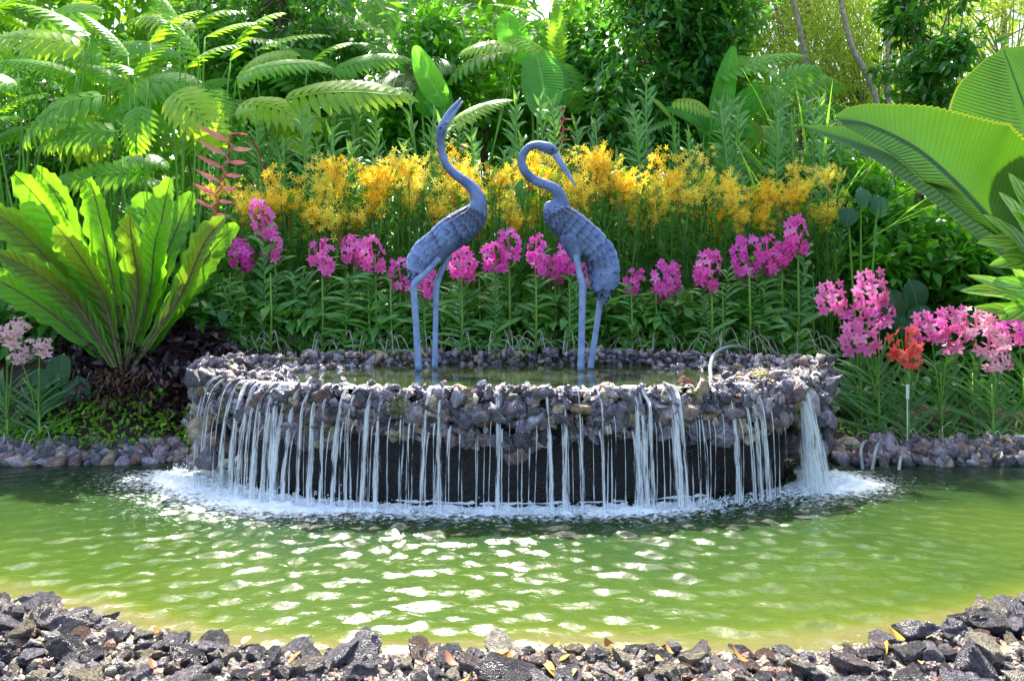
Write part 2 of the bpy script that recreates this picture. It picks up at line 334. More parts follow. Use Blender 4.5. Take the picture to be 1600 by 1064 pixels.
g = np.random.default_rng(5); Z = np.zeros_like(X)
for k in range(46):
    lam = g.uniform(.06, .2); a = g.normal(np.pi / 2, .62); kx = math.cos(a) * 6.283 / lam; ky = math.sin(a) * 6.283 / lam
    Z += .0050 * (lam / .17) ** 1.1 * np.sin(X * kx + Y * ky + g.uniform(0, 6.28)) / 6.0 * 2.0
Z = Z * amp; Z += .009 * np.exp(-np.abs(dist) * 3.2) * snoise(X, Y, 8, 24, 30, 100)
shallow = np.clip(.36 + .26 * (4.0 - Y) / 1.4 + .12 * sst(-1, -3, X) + .16 * sst(1.2, 3.2, X) - .55 * sst(4.7, 5.9, Y), 0, .8)
shallow = shallow + .6 * sst(.32, .0, Y - near(X))
shallow -= .2 * np.exp(-np.clip(dist, 0, 9) * 1.6)
foam = .8 * np.exp(-np.clip(dist - .02, 0, 9) * 5.5) * (1 + .4 * snoise(X, Y, 12, 6, 2, 9)) + .42 * np.exp(-np.clip(dist, 0, 9) * 1.3)
foam *= np.where(Y > 5.45, .4, 1)
foam = foam * (.76 + .4 * sst(-.4, -1.6, X)) 
foam += .75 * np.exp(-(((X - 2.36) / .26) ** 2 + ((Y - 5.0) / .2) ** 2)) + .35 * sst(.14, 0, Y - near(X)) + .1
foam[dist < -.12] = .15
GQ = grid(nx, ny); cut = (Y > near(X) - .1).ravel(); GQ = GQ[cut[GQ].all(1)]
mb = MB(); mb.add(np.stack([X, Y, Z], -1).reshape(-1, 3), GQ, c=shallow.ravel())
o = mb.build('pool_water', watermat('green_pool_water', True)); tag(o, kind='structure')
a = o.data.attributes.new('foam', 'FLOAT', 'POINT'); a.data.foreach_set('value', foam.ravel().astype(np.float32))
UW = .737
def ell(s, th): return np.stack([BC[0] + BA * s * np.cos(th), BC[1] + BB * s * np.sin(th)], -1)
mb = MB(); th = np.linspace(0, 2 * np.pi, 73)[:-1]; rad = np.linspace(0, .93, 12)
V = np.vstack([np.column_stack([ell(s, th), np.full(72, UW)]) for s in rad[1:]])
V = np.vstack([V, [BC[0], BC[1], UW]]); Q = []
for i in range(10):
    for j in range(72): Q.append([i * 72 + j, (i + 1) * 72 + j, (i + 1) * 72 + (j + 1) % 72, i * 72 + (j + 1) % 72])
T = [[11 * 72, j, (j + 1) % 72] for j in range(72)]
sh = np.clip(.35 + .8 * sst(.75, .95, np.hypot((V[:, 0] - BC[0]) / BA, (V[:, 1] - BC[1]) / BB)), 0, 1)
mb.add(V, Q, T, c=sh); tag(mb.build('basin_water', watermat('still_basin_water', False)), kind='structure')

# ------------------------------------------------ rocks
import bmesh
bm = bmesh.new(); bmesh.ops.create_icosphere(bm, subdivisions=4, radius=1); ICO3 = (np.array([v.co[:] for v in bm.verts]), np.array([[v.index for v in f.verts] for f in bm.faces])); bm.free()
bm = bmesh.new(); bmesh.ops.create_icosphere(bm, subdivisions=3, radius=1); ICOM = (np.array([v.co[:] for v in bm.verts]), np.array([[v.index for v in f.verts] for f in bm.faces])); bm.free()
bm = bmesh.new(); bmesh.ops.create_icosphere(bm, subdivisions=2, radius=1); ICO2 = (np.array([v.co[:] for v in bm.verts]), np.array([[v.index for v in f.verts] for f in bm.faces])); bm.free()
bm = bmesh.new(); bmesh.ops.create_icosphere(bm, subdivisions=1, radius=1); ICO1 = (np.array([v.co[:] for v in bm.verts]), np.array([[v.index for v in f.verts] for f in bm.faces])); bm.free()
def rock_t(seed, ico=ICO2, rough=.05):
    g = np.random.default_rng(seed); V = ico[0].copy()
    for k in range(10):
        n = nrm(g.normal(size=3)); d = g.uniform(.32, .72); s = V @ n; V -= np.outer(np.clip(s - d, 0, None), n) * .97
    dsp = np.zeros(len(V))
    for k in range(16):
        n = nrm(g.normal(size=3)); f = g.uniform(2.5, 16); dsp += np.abs(np.sin(V @ n * f + g.uniform(0, 6))) / f * 1.1
    V *= (1 + rough * g.normal(size=(len(V), 1)) - (.34 if ico is ICO3 else .55) * (dsp - dsp.mean())[:, None]) * np.array([g.uniform(1., 1.4), g.uniform(.8, 1.05), g.uniform(.65, .95)]) * 1.45
    return (V, np.zeros((0, 4), int), ico[1], np.zeros((len(V), 2)))
ROCKS = [rock_t(k) for k in range(14)]
ROCKS3 = [rock_t(100 + k, ICO3, .012) for k in range(14)]
ROCKSM = [rock_t(400 + k, ICOM, .02) for k in range(16)]
ROCK1 = [rock_t(200 + k, ICO1, .05) for k in range(6)]
def rand_rot(n, g=rng):
    q = nrm(g.normal(size=(n, 4))); w_, x, y, z = q.T
    return np.stack([np.stack([1 - 2 * (y * y + z * z), 2 * (x * y - z * w_), 2 * (x * z + y * w_)], -1), np.stack([2 * (x * y + z * w_), 1 - 2 * (x * x + z * z), 2 * (y * z - x * w_)], -1), np.stack([2 * (x * z - y * w_), 2 * (y * z + x * w_), 1 - 2 * (x * x + y * y)], -1)], 1)
def stones(mb, pos, size, src=ROCKS):
    pos = np.asarray(pos); n = len(pos); size = np.broadcast_to(size, (n,)); which = rng.integers(0, len(src), n); M = rand_rot(n); c = rng.uniform(0, 1, n)
    for k in range(len(src)):
        s = which == k
        if s.any(): mb.inst(src[k], M[s], pos[s], c[s], size[s])
basin = empty('stone_basin', (BC[0], BC[1], 0), 'raised oval basin faced with rough lava stones that water spills over', 'basin')
def sub(A): A = np.asarray(A, float).copy(); A[:, 0] -= BC[0]; A[:, 1] -= BC[1]; return A
# core: recessed dark wall, overhanging ledge
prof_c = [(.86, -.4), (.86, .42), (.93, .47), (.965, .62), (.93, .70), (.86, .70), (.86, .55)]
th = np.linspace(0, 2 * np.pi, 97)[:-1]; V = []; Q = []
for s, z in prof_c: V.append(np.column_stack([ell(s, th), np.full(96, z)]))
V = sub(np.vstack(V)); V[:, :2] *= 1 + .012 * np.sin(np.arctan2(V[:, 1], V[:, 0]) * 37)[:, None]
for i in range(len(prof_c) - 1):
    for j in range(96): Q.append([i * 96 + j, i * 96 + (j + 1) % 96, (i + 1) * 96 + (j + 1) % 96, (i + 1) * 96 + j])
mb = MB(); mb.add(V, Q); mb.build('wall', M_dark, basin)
# facing stones of the front
mb = MB(); n = 1900
th = rng.uniform(np.pi * .98, np.pi * 2.02, n * 2); u = rng.uniform(0, 1, n * 2)
keep = rng.uniform(0, 1, n * 2) < .5 + .5 * np.abs(np.sin(th)); th = th[keep][:n]; u = u[keep][:n]
s = np.interp(u, [0, .25, .5, 1], [.93, .965, .985, .955]); z = np.interp(u, [0, .25, .5, 1], [.725, .715, .62, .42]) + .05 * np.sin(th * 9) * (u > .7) + rng.normal(0, .015, len(th))
p = np.column_stack([ell(s, th) + 0, z]); sz = rng.choice([.02, .028, .036, .046, .06], len(th), p=[.25, .3, .25, .14, .06]) * (1 - .25 * (u < .25))
stones(mb, sub(p), sz, ROCKSM)
# shelf stones at both ends
n = 420; th = np.concatenate([rng.normal(np.pi, .42, n // 2), rng.normal(0, .42, n // 2)]); s = rng.uniform(.74, .97, n); p = np.column_stack([ell(s, th), np.full(n, .725) + rng.uniform(0, .03, n) + .03 * (s > .9)])
stones(mb, sub(p), rng.uniform(.018, .042, n))
mb.build('front_stones', M_rock, basin, False)
mb = MB(); n = 950; th = rng.uniform(-.12, np.pi + .12, n); s = rng.uniform(.93, 1.02, n); z = rng.uniform(.72, .86, n) - .05 * np.clip((s - 1), 0, 1)
stones(mb, sub(np.column_stack([ell(s, th), z])), rng.uniform(.022, .042, n)); 
n = 260; th = rng.uniform(-.5, np.pi + .5, n); s = rng.uniform(.97, 1.02, n); stones(mb, sub(np.column_stack([ell(s, th), rng.uniform(.1, .75, n)])), rng.uniform(.05, .08, n))
mb.build('back_stones', M_rock, basin, False)
# bigger coloured stones on the lip
for px, py, D, r, lab in [(1073, 600, 4.75, .05, 'reddish porous lava stone on basin rim right of the cranes'), (1190, 588, 5.0, .055, 'mossy yellow stone on the right end of basin rim'),
                          (754, 606, 4.5, .045, 'pointed pale stone standing on the front basin lip'), (784, 608, 4.5, .04, 'small grey stone standing beside the pointed one on front basin lip')]:
    mb = MB(); stones(mb, [(0, 0, 0)], r, ROCKS3); me_mat = rockmat('rim_stone', [(0, (.3, .09, .06) if 'red' in lab else (.22, .2, .03) if 'mossy' in lab else (.24, .2, .26)), (1, (.36, .14, .1) if 'red' in lab else (.3, .24, .05) if 'mossy' in lab else (.36, .32, .38))], .5)
    o = mb.build('rim_stone', me_mat, None, False); o.location = P(px, py, D); tag(o, lab, 'stone', 'stones set on the basin lip')

# foreground rocks, individually
RM = []
for k in range(14):
    mb = MB(); mb.inst(ROCKS3[k], [np.eye(3)], [(0, 0, 0)], 0.); me = mb.mesh('rock', False); me.materials.append(M_rock2); RM.append(me)
g = np.random.default_rng(21); placed = []
def fg_rock(x, y, z, s):
    o = link('rock', RM[g.integers(0, 14)]); o.location = (x, y, z); o.scale = (s * g.uniform(.9, 1.25), s * g.uniform(.8, 1.1), s * g.uniform(.75, 1.))
    o.rotation_euler = (g.uniform(-.5, .5), g.uniform(-.5, .5), g.uniform(0, 6.28))
    pxx = CX + x / y * F; side = 'left corner' if pxx < 330 else 'left half' if pxx < 700 else 'middle' if pxx < 950 else 'right half' if pxx < 1280 else 'right corner'
    size = 'large' if s > .078 else 'medium' if s > .055 else 'small'; row = 'at the water edge' if y > near(x) - .1 else 'behind the front row'
    row = 'at the pool edge' if y > near(x) - .08 else 'in the middle band' if y > near(x) - .3 else 'nearest the viewer'
    tag(o, '%s wet lava rock %s, %s of the picture' % (size, row, side), 'rock', 'lava rocks along the near pool edge')
tries = 0
while len(placed) < 299 and tries < 40000:
    tries += 1; x = g.uniform(-3.3, 3.3); yy = near(x); y = yy + .02 - abs(g.uniform(0, 1)) * (.75 + .25 * abs(x) / 3); s = g.choice([.028, .035, .044, .054, .068], p=[.34, .3, .2, .12, .04])
    if abs(x) / y > .78 or y < 2.05: continue
    if all((x - a) ** 2 + (y - b) ** 2 > ((s + c) * .78) ** 2 for a, b, c in placed):
        placed.append((x, y, s)); fg_rock(x, y, float(height(np.array([x]), np.array([y]))[0]) + s * .55 + .012, s)
# pebbles and grit
mb = MB(); n = 9000; x = rng.uniform(-3.4, 3.4, n); y = near(x) + .1 - rng.uniform(0, 1.1, n) ; z = height(x, y) + .012
stones(mb, np.column_stack([x, y, z]), rng.uniform(.012, .03, n), ROCK1); tag(mb.build('pebbles', M_pebble, None, False), 'pale and brown pebbles packed between the wet lava rocks', 'pebbles', kind='stuff')
# fallen leaves
ml, n_, l_, b_, _ = newmat('dry_leaf'); oi = n_.new('ShaderNodeObjectInfo'); r = ramp(n_, [(0, (.45, .1, .03)), (.4, (.6, .25, .1)), (.65, (.7, .42, .03)), (1, (.3, .12, .06))]); l_.new(oi.outputs['Random'], r.inputs[0]); l_.new(r.outputs[0], b_.inputs['Base Color']); b_.inputs['Roughness'].default_value = .4
DL = []
for k in range(4):
    mb = MB(); mb.add(*[v for v in leaf_t(.052, .026, 6, 'oval', [.4, -.5, .8, .2][k], [.6, -.5, .9, .1][k])[:4]]); me = mb.mesh('fallen_leaf'); me.materials.append(ml); DL.append(me)
for i in range(75):
    x = g.normal(0, 1.1); y = near(x) - g.uniform(.03, .5); 
    if abs(x) / y > .74: continue
    o = link('fallen_leaf', DL[i % 4]); o.location = (x, y, float(height(np.array([x]), np.array([y]))[0]) + g.uniform(.045, .07)); o.rotation_euler = (g.normal(0, .25), g.normal(0, .25), g.uniform(0, 6.28)); s = g.uniform(.7, 1.4); o.scale = (s, s, s)
    reg(o, 'curled dry leaf lying among the wet foreground rocks', 'leaf', 'fallen leaves among the near rocks')
# clear and white water running over the near stones
m, n, l, b, out = newmat('overflow_water')
tc = n.new('ShaderNodeTexCoord'); mp = n.new('ShaderNodeMapping'); mp.inputs['Scale'].default_value = (2.2, 1, 1); l.new(tc.outputs['Object'], mp.inputs[0])
nz = n.new('ShaderNodeTexNoise'); nz.inputs['Scale'].default_value = 7; nz.inputs['Detail'].default_value = 10; nz.inputs['Roughness'].default_value = .65; nz.inputs['Distortion'].default_value = 1.2; l.new(mp.outputs[0], nz.inputs['Vector'])
cl = n.new('ShaderNodeClamp'); l.new(mth(n, l, 'MULTIPLY_ADD', nz.outputs['Fac'], 4.2, -2.0), cl.inputs[0])
b.inputs['Base Color'].default_value = (.62, .64, .6, 1); b.inputs['Roughness'].default_value = .2
gl = n.new('ShaderNodeBsdfGlossy'); gl.inputs['Roughness'].default_value = .08; tp = n.new('ShaderNodeBsdfTransparent'); fr = n.new('ShaderNodeFresnel'); fr.inputs[0].default_value = 1.33
bp = n.new('ShaderNodeBump'); bp.inputs['Strength'].default_value = .6; bp.inputs['Distance'].default_value = .02; l.new(nz.outputs['Fac'], bp.inputs['Height']); l.new(bp.outputs[0], gl.inputs['Normal']); l.new(bp.outputs[0], b.inputs['Normal'])
m1 = n.new('ShaderNodeMixShader'); l.new(fr.outputs[0], m1.inputs[0]); l.new(tp.outputs[0], m1.inputs[1]); l.new(gl.outputs[0], m1.inputs[2])
m2 = n.new('ShaderNodeMixShader'); l.new(mth(n, l, 'MULTIPLY', cl.outputs[0], .5), m2.inputs[0]); l.new(m1.outputs[0], m2.inputs[1]); l.new(b.outputs[0], m2.inputs[2]); l.new(m2.outputs[0], out.inputs[0])
U_, V_ = np.meshgrid(np.linspace(-3.6, 3.6, 300), np.linspace(0, 1.1, 60), indexing='ij'); yy = near(U_) - .08 - V_
mb = MB(); mb.add(np.stack([U_, yy, height(U_, yy) + .016 + .010 * snoise(U_, yy, 44, 14, 8, 30)], -1).reshape(-1, 3), grid(299, 59)[:, ::-1]); tag(mb.build('overflow_water', m), kind='structure')
M_over = m
mf = m.copy(); mf.name = 'lip_water'; [x for x in mf.node_tree.nodes if x.type == 'MAPPING'][0].inputs['Scale'].default_value = (2.6, 1.2, .5)
mb = MB(); th = np.linspace(np.pi * 1.03, np.pi * 1.95, 300); SS = [.90, .935, .96]; ZZ = [UW + .004, UW + .008, UW + .0]; V = []
for s_, z_ in zip(SS, ZZ): e = ell(s_, th); V.append(np.column_stack([e, np.full(300, z_) + .008 * snoise(e[:, 0], e[:, 1], 3, 9, 5, 20)]))
V = np.stack(V, 1).reshape(-1, 3); mb.add(V, grid(299, 2)); tag(mb.build('lip_water', mf), kind='structure')
# far banks
for side, xa, xb in (('left', -5.2, -2.65), ('right', 2.62, 5.3)):
    mb = MB(); n = 420; x = rng.uniform(xa, xb, n); u = rng.uniform(0, 1, n); y = far(x) - .18 + u * .3; z = .0 + u * .12 + rng.uniform(-.02, .03, n)
    stones(mb, np.column_stack([x, y, z]), rng.uniform(.03, .075, n)); o = mb.build('rock_border', M_rock, None, False)
    tag(o, 'low border of lava stones holding the planted bank at the %s of the pool' % side, 'stone border', 'stone borders of the far banks')

# ------------------------------------------------ falling water
m, n, l, b, out = newmat('falling_water')
uv = n.new('ShaderNodeUVMap'); mp = n.new('ShaderNodeMapping'); mp.inputs['Scale'].default_value = (85, 4.5, 1); l.new(uv.outputs[0], mp.inputs[0]); oi = n.new('ShaderNodeObjectInfo')
nz = n.new('ShaderNodeTexNoise'); nz.noise_dimensions = '4D'; nz.inputs['Scale'].default_value = 1.; nz.inputs['Detail'].default_value = 5; nz.inputs['Roughness'].default_value = .65; nz.inputs['Distortion'].default_value = .25; l.new(mp.outputs[0], nz.inputs['Vector']); l.new(mth(n, l, 'MULTIPLY', oi.outputs['Random'], 50.), nz.inputs['W'])
at = n.new('ShaderNodeAttribute'); at.attribute_name = 'tint'
al = mth(n, l, 'MULTIPLY_ADD', mth(n, l, 'SUBTRACT', nz.outputs['Fac'], mth(n, l, 'MULTIPLY', mth(n, l, 'POWER', at.outputs['Fac'], 1.5), .33)), 7.5, -2.9); cl = n.new('ShaderNodeClamp'); l.new(al, cl.inputs[0])
b.inputs['Base Color'].default_value = (.93, .96, 1, 1); b.inputs['Roughness'].default_value = .25
tb = n.new('ShaderNodeBsdfTranslucent'); tb.inputs[0].default_value = (.95, .98, 1, 1); m1 = n.new('ShaderNodeMixShader'); m1.inputs[0].default_value = .45; l.new(b.outputs[0], m1.inputs[1]); l.new(tb.outputs[0], m1.inputs[2])
tp = n.new('ShaderNodeBsdfTransparent'); m2 = n.new('ShaderNodeMixShader'); l.new(mth(n, l, 'MULTIPLY', cl.outputs[0], .95), m2.inputs[0]); l.new(tp.outputs[0], m2.inputs[1]); l.new(m1.outputs[0], m2.inputs[2]); l.new(m2.outputs[0], out.inputs[0])
M_fall = m
def stream(px, w0, w1, lean=0., ztop=.735, start=.93, big=False):
    # angle on the ellipse whose front point projects at px
    ths = np.linspace(np.pi, 2 * np.pi, 800); e = ell(1.0, ths); k = np.argmin(np.abs(CX + e[:, 0] / e[:, 1] * F - px)); t = ths[k]
    def at(s, z, dx=0): q = ell(s, t); return (q[0] + dx, q[1], z)
    zl = rng.uniform(.46, .62)
    if start < 1.0: pts = [at(start, ztop), at(.965, .735 + .03), at(1.0, .70), at(1.022, zl + .04), at(1.03, zl - .08, lean * .25), at(1.04, .2, lean * .7), at(1.045, -.02, lean)]
    else: pts = [at(1.005, zl), at(1.02, zl - .08, lean * .2), at(1.028, .25, lean * .6), at(1.03, -.02, lean)]
    pth = catmull(pts, 26); r = np.interp(np.linspace(0, 1, 26), [0, .3, .55, 1], [w0 * 1.3, w0, w0 * .75, w1]) * (1 + .15 * np.sin(np.linspace(0, 9, 26) + px))
    mb = MB(); base = ell(1.03, t); pth = pth - np.array([base[0], base[1], 0]); tg = nrm(np.array([-BA * math.sin(t), BB * math.cos(t), 0])); out_ = np.cross(tg, (0, 0, 1)); out_ = out_ if out_[1] < 0 else -out_
    for lay in range(5 if big else 2 if w0 > .012 else 1):
        sg = np.linspace(-1, 1, 7); wob = .12 * np.sin(np.linspace(0, 7, 26) + px + lay * 2)[:, None]
        V = pth[:, None] + tg * (sg[None] * r[:, None] * 1.5 + wob * r[:, None])[..., None] + out_ * ((.35 * (1 - sg ** 2))[None] * r[:, None] * (1 if lay == 0 else -.5) - .012 * lay)[..., None]
        ar = np.concatenate([[0], np.cumsum(np.linalg.norm(np.diff(pth, axis=0), axis=1))])
        UV = np.stack([(sg[None] * r[:, None] * 1.5) + lay * 3, np.repeat(ar[:, None], 7, 1)], -1)
        mb.add(V.reshape(-1, 3), grid(25, 6), None, UV.reshape(-1, 2), np.tile(np.abs(sg), 26))
    o = mb.build('waterfall' if big else 'water_stream', M_fall); o.location = (base[0], base[1], 0); return o
g = np.random.default_rng(33)
main = [(315, .012), (335, .02), (352, .014), (378, .032), (402, .02), (430, .045), (447, .03), (480, .02), (497, .024), (535, .026), (552, .018), (580, .024), (597, .022), (636, .014), (668, .026), (690, .028), (778, .028), (856, .02), (880, .022), (905, .016), (935, .018), (990, .05), (1000, .03), (1045, .042), (1060, .026), (1090, .014), (1138, .024), (1160, .02), (1180, .04)] + [(322, .03), (365, .026), (392, .03), (415, .03), (440, .05), (462, .03), (512, .022), (1008, .03), (1052, .03), (1172, .03)]
for px, w_ in main:
    reg(stream(px, w_ * .62, w_ * g.uniform(.6, 1.15), g.normal(0, .012)), 'white stream of water pouring over the basin lip', 'stream', 'streams pouring from the basin')
for i in range(90):
    px = 310 + i * 10.2 + g.uniform(-6, 6)
    if 1238 < px < 1300: continue
    reg(stream(px, g.uniform(.003, .007), g.uniform(.003, .012), g.normal(0, .012), start=1.01), 'thin thread of water dripping from the stones under the basin lip', 'trickle', 'threads of water under the lip')
o = stream(1250, .07, .135, .04, big=True); tag(o, 'broadest white waterfall pouring off the right end of the stone basin', 'waterfall')
# splash droplets
mb = MB(); n = 2600; th = rng.uniform(np.pi * 1.0, np.pi * 1.93, n); e = ell(1.04 + rng.normal(0, .03, n), th); z = np.abs(rng.normal(0, .025, n)) * (1 + .8 * (e[:, 0] < -1))
mb.inst((ICO1[0], np.zeros((0, 4), int), ICO1[1], np.zeros((len(ICO1[0]), 2))), np.tile(np.eye(3), (n, 1, 1)), np.column_stack([e, z]), .5, rng.uniform(.0015, .006, n))
mw, n_, l_, b_, _ = newmat('white_spray'); b_.inputs['Base Color'].default_value = (.85, .9, .93, 1); b_.inputs['Roughness'].default_value = .3
tag(mb.build('spray', mw), 'white spray where the falls hit the pool', 'spray', kind='stuff')
# foam line on the recessed wall
mb = MB(); th = np.linspace(np.pi * 1.38, np.pi * 1.72, 60); tube(mb, np.column_stack([ell(.868, th), np.full(60, .006) + rng.normal(0, .003, 60)]), np.abs(rng.normal(.006, .004, 60)) + .001, 6)
tag(mb.build('foam_line', mw), 'thin white line of foam along the dark wall behind the falls', 'foam', kind='stuff')

# ------------------------------------------------ cranes
CD = 5.87; K = CD / F
m, n, l, b, out = newmat('blue_patina_and_feather_shade')
tc = n.new('ShaderNodeTexCoord'); nz = n.new('ShaderNodeTexNoise'); nz.inputs['Scale'].default_value = 7; nz.inputs['Detail'].default_value = 8; l.new(tc.outputs['Object'], nz.inputs['Vector'])
v = n.new('ShaderNodeTexVoronoi'); v.inputs['Scale'].default_value = 95; l.new(tc.outputs['Object'], v.inputs['Vector'])
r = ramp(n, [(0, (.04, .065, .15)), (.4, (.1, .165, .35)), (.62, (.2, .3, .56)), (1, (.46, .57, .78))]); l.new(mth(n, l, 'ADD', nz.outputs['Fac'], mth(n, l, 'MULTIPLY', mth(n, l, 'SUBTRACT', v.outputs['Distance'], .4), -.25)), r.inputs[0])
at = n.new('ShaderNodeAttribute'); at.attribute_name = 'tint'; l.new(mixc(n, l, at.outputs['Fac'], (.012, .018, .035), r.outputs[0]), b.inputs['Base Color']); b.inputs['Roughness'].default_value = .3  # tint darkens feather bases: crevice shade painted into the colour
bp = n.new('ShaderNodeBump'); bp.inputs['Strength'].default_value = .35; bp.inputs['Distance'].default_value = .006; bp.invert = True; l.new(v.outputs['Distance'], bp.inputs['Height']); l.new(bp.outputs[0], b.inputs['Normal'])
M_crane = m
m, n, l, b, out = newmat('smooth_blue_leg')
tc = n.new('ShaderNodeTexCoord'); wv = n.new('ShaderNodeTexWave'); wv.bands_direction = 'Z'; wv.inputs['Scale'].default_value = 22; wv.inputs['Distortion'].default_value = 1.5; l.new(tc.outputs['Object'], wv.inputs[0])
nz = n.new('ShaderNodeTexNoise'); nz.inputs['Scale'].default_value = 12; l.new(tc.outputs['Object'], nz.inputs[0]); r = ramp(n, [(.2, (.12, .19, .38)), (.8, (.33, .43, .68))]); l.new(nz.outputs[0], r.inputs[0]); l.new(r.outputs[0], b.inputs['Base Color']); b.inputs['Roughness'].default_value = .42
bp = n.new('ShaderNodeBump'); bp.inputs['Strength'].default_value = .35; bp.inputs['Distance'].default_value = .005; l.new(wv.outputs[1], bp.inputs['Height']); l.new(bp.outputs[0], b.inputs['Normal'])
M_leg = m
me_, n_, l_, b_, _ = newmat('dark_eye'); b_.inputs['Base Color'].default_value = (.01, .012, .02, 1); b_.inputs['Roughness'].default_value = .15
def crane(cx, neck, body, thigh, beaks, legs, eye, label, side):
    base = P(cx, 575, CD); base[2] = UW; root = empty('crane_statue', base, label, 'statue', 'crane statues in the basin')
    def W(px, py, dy=0): q = P(px, py, CD); q[1] += dy; return q - base
    def lo(mb, pts, yr, dy=0, nn=60, seg=20):
        A = catmull(np.array(pts, float), nn); path = np.array([W(a[0], a[1], dy) for a in A]); tube(mb, path, A[:, 2] * K, seg, flat=yr, up=(0, 1, 0)); return path, A[:, 2] * K
    mb = MB(); lo(mb, neck, .95); bp_, br = lo(mb, body, .82, 0, 50, 28)
    for s in (-1, 1): lo(mb, thigh, .8, s * .055)
    tmp = mb.build('tmp', M_crane); md = tmp.modifiers.new('r', 'REMESH'); md.mode = 'VOXEL'; md.voxel_size = .011; md.use_smooth_shade = True
    sm = tmp.modifiers.new('s', 'SMOOTH'); sm.iterations = 4; sm.factor = .5
    dg = bpy.context.evaluated_depsgraph_get(); ev = tmp.evaluated_get(dg).to_mesh(); nV = len(ev.vertices)
    co = np.zeros(nV * 3); ev.vertices.foreach_get('co', co); co = co.reshape(-1, 3)
    Q = [list(p.vertices) for p in ev.polygons if len(p.vertices) == 4]; T = [list(p.vertices) for p in ev.polygons if len(p.vertices) == 3]
    ev = None; bpy.data.objects.remove(tmp)
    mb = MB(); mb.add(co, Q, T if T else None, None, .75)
    # feathers: overlapping shells laid in rows over the body loft
    fe = leaf_t(1, .66, 5, 'spoon', -.45, .5, nw=4); fe = fe + (np.repeat(np.array([.0, .0, .25, .7, 1., 1.]), 5),); t = nrm(np.gradient(bp_, axis=0)); nb = len(bp_)  # dark base to full colour at tip: painted shade between feathers
    acc = 0; row_ = 0
    for i in range(4, nb - 2):
        u = i / nb; L = np.interp(u, [0, .2, .5, .75, 1], [.028, .04, .058, .085, .08]); acc += np.linalg.norm(bp_[i] - bp_[i - 1])
        if acc < L * .42: continue
        acc = 0; row_ += 1; r_ = br[i]; a = nrm(np.cross(t[i], (0, 1, 0))); b2 = np.cross(a, t[i])
        circ = 6.28 * r_ * .9; nn = max(7, int(circ / (L * .5))); ph = (np.arange(nn) + .5 * (row_ % 2) + rng.uniform(-.12, .12, nn)) / nn * 6.283
        N = np.cos(ph)[:, None] * a + np.sin(ph)[:, None] * b2
        pos = bp_[i] + r_ * (np.cos(ph)[:, None] * a + .82 * np.sin(ph)[:, None] * b2) * 1.0
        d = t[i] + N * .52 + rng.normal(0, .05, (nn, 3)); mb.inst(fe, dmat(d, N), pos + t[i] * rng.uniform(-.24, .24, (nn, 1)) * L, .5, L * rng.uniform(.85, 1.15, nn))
    # wing coverts: longer feathers on each flank
    for s in (-1, 1):
        for row in range(5):
            for j in range(13):
                u = .16 + .55 * (j / 12); i = int(u * nb); r_ = br[i]; a = nrm(np.cross(t[i], (0, 1, 0))); b2 = np.cross(a, t[i])
                up = a if a[2] > 0 else -a; f = .8 - row * .34
                N = nrm(up * math.sin(f) * 1. + np.array([0, s, 0]) * math.cos(f))
                pos = bp_[i] + up * math.sin(f) * r_ * 1.06 + np.array([0, s, 0]) * math.cos(f) * r_ * .93
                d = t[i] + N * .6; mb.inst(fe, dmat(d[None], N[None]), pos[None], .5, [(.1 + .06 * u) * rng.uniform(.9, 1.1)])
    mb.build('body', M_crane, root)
    for (pts) in beaks:
        mb = MB(); path = catmull([W(*q[:2]) for q in pts], 16); tube(mb, path, np.interp(np.linspace(0, 1, 16), np.linspace(0, 1, len(pts)), [q[2] * K for q in pts]), 12, flat=.8); mb.build('beak', M_leg, root)
    for pts, dy in legs:
        mb = MB(); A = catmull(np.array(pts, float), 40); tube(mb, np.array([W(q[0], q[1], dy) for q in A]), A[:, 2] * K * .88, 14); 
        mb.build('leg', M_leg, root)
        bp2 = W(pts[-1][0], 575, dy)
    for s in (-1, 1):
        mb = MB(); c_ = W(eye[0], eye[1], s * eye[2] * K); th_ = ICO2[0] * .011; mb.add(th_ + c_, None, ICO2[1]); mb.build('eye', me_, root)
    return root
crane(668, [(695, 193, 4.5), (692, 198, 8), (689.5, 205, 8.5), (688, 214, 6.6), (688.5, 226, 6.0), (691, 241, 6.2), (698, 259, 6.8), (713, 274, 7.6), (731, 287, 8.6), (743, 301, 10.5), (748, 318, 13), (742, 336, 18)],
      [(749, 308, 10), (748, 320, 14), (741, 336, 21), (727, 350, 25), (710, 362, 25), (693, 375, 22), (677, 387, 20), (664, 400, 17.5), (656, 415, 13.5), (651, 428, 8), (650, 437, 3.5)],
      [(702, 372, 18), (694, 388, 15), (688, 400, 10), (683, 411, 6)],
      [[(690, 195, 5), (704, 173, 3.6), (720, 154, 1.2)], [(697, 194, 4.8), (710, 176, 3.2), (723, 159, 1.2)]],
      [([(688, 404, 5.5), (668, 426, 5.6), (650, 444, 6.6), (649, 460, 6.2), (652, 510, 5.8), (656, 578, 6.5)], -.07), ([(700, 398, 5.5), (688, 425, 5.2), (681, 446, 6), (680, 470, 5.2), (679, 520, 5.0), (678, 576, 5.6)], .07)],
      (689, 202, 7.6), 'blue-grey crane statue with neck stretched up and beak open to the sky', 'left')
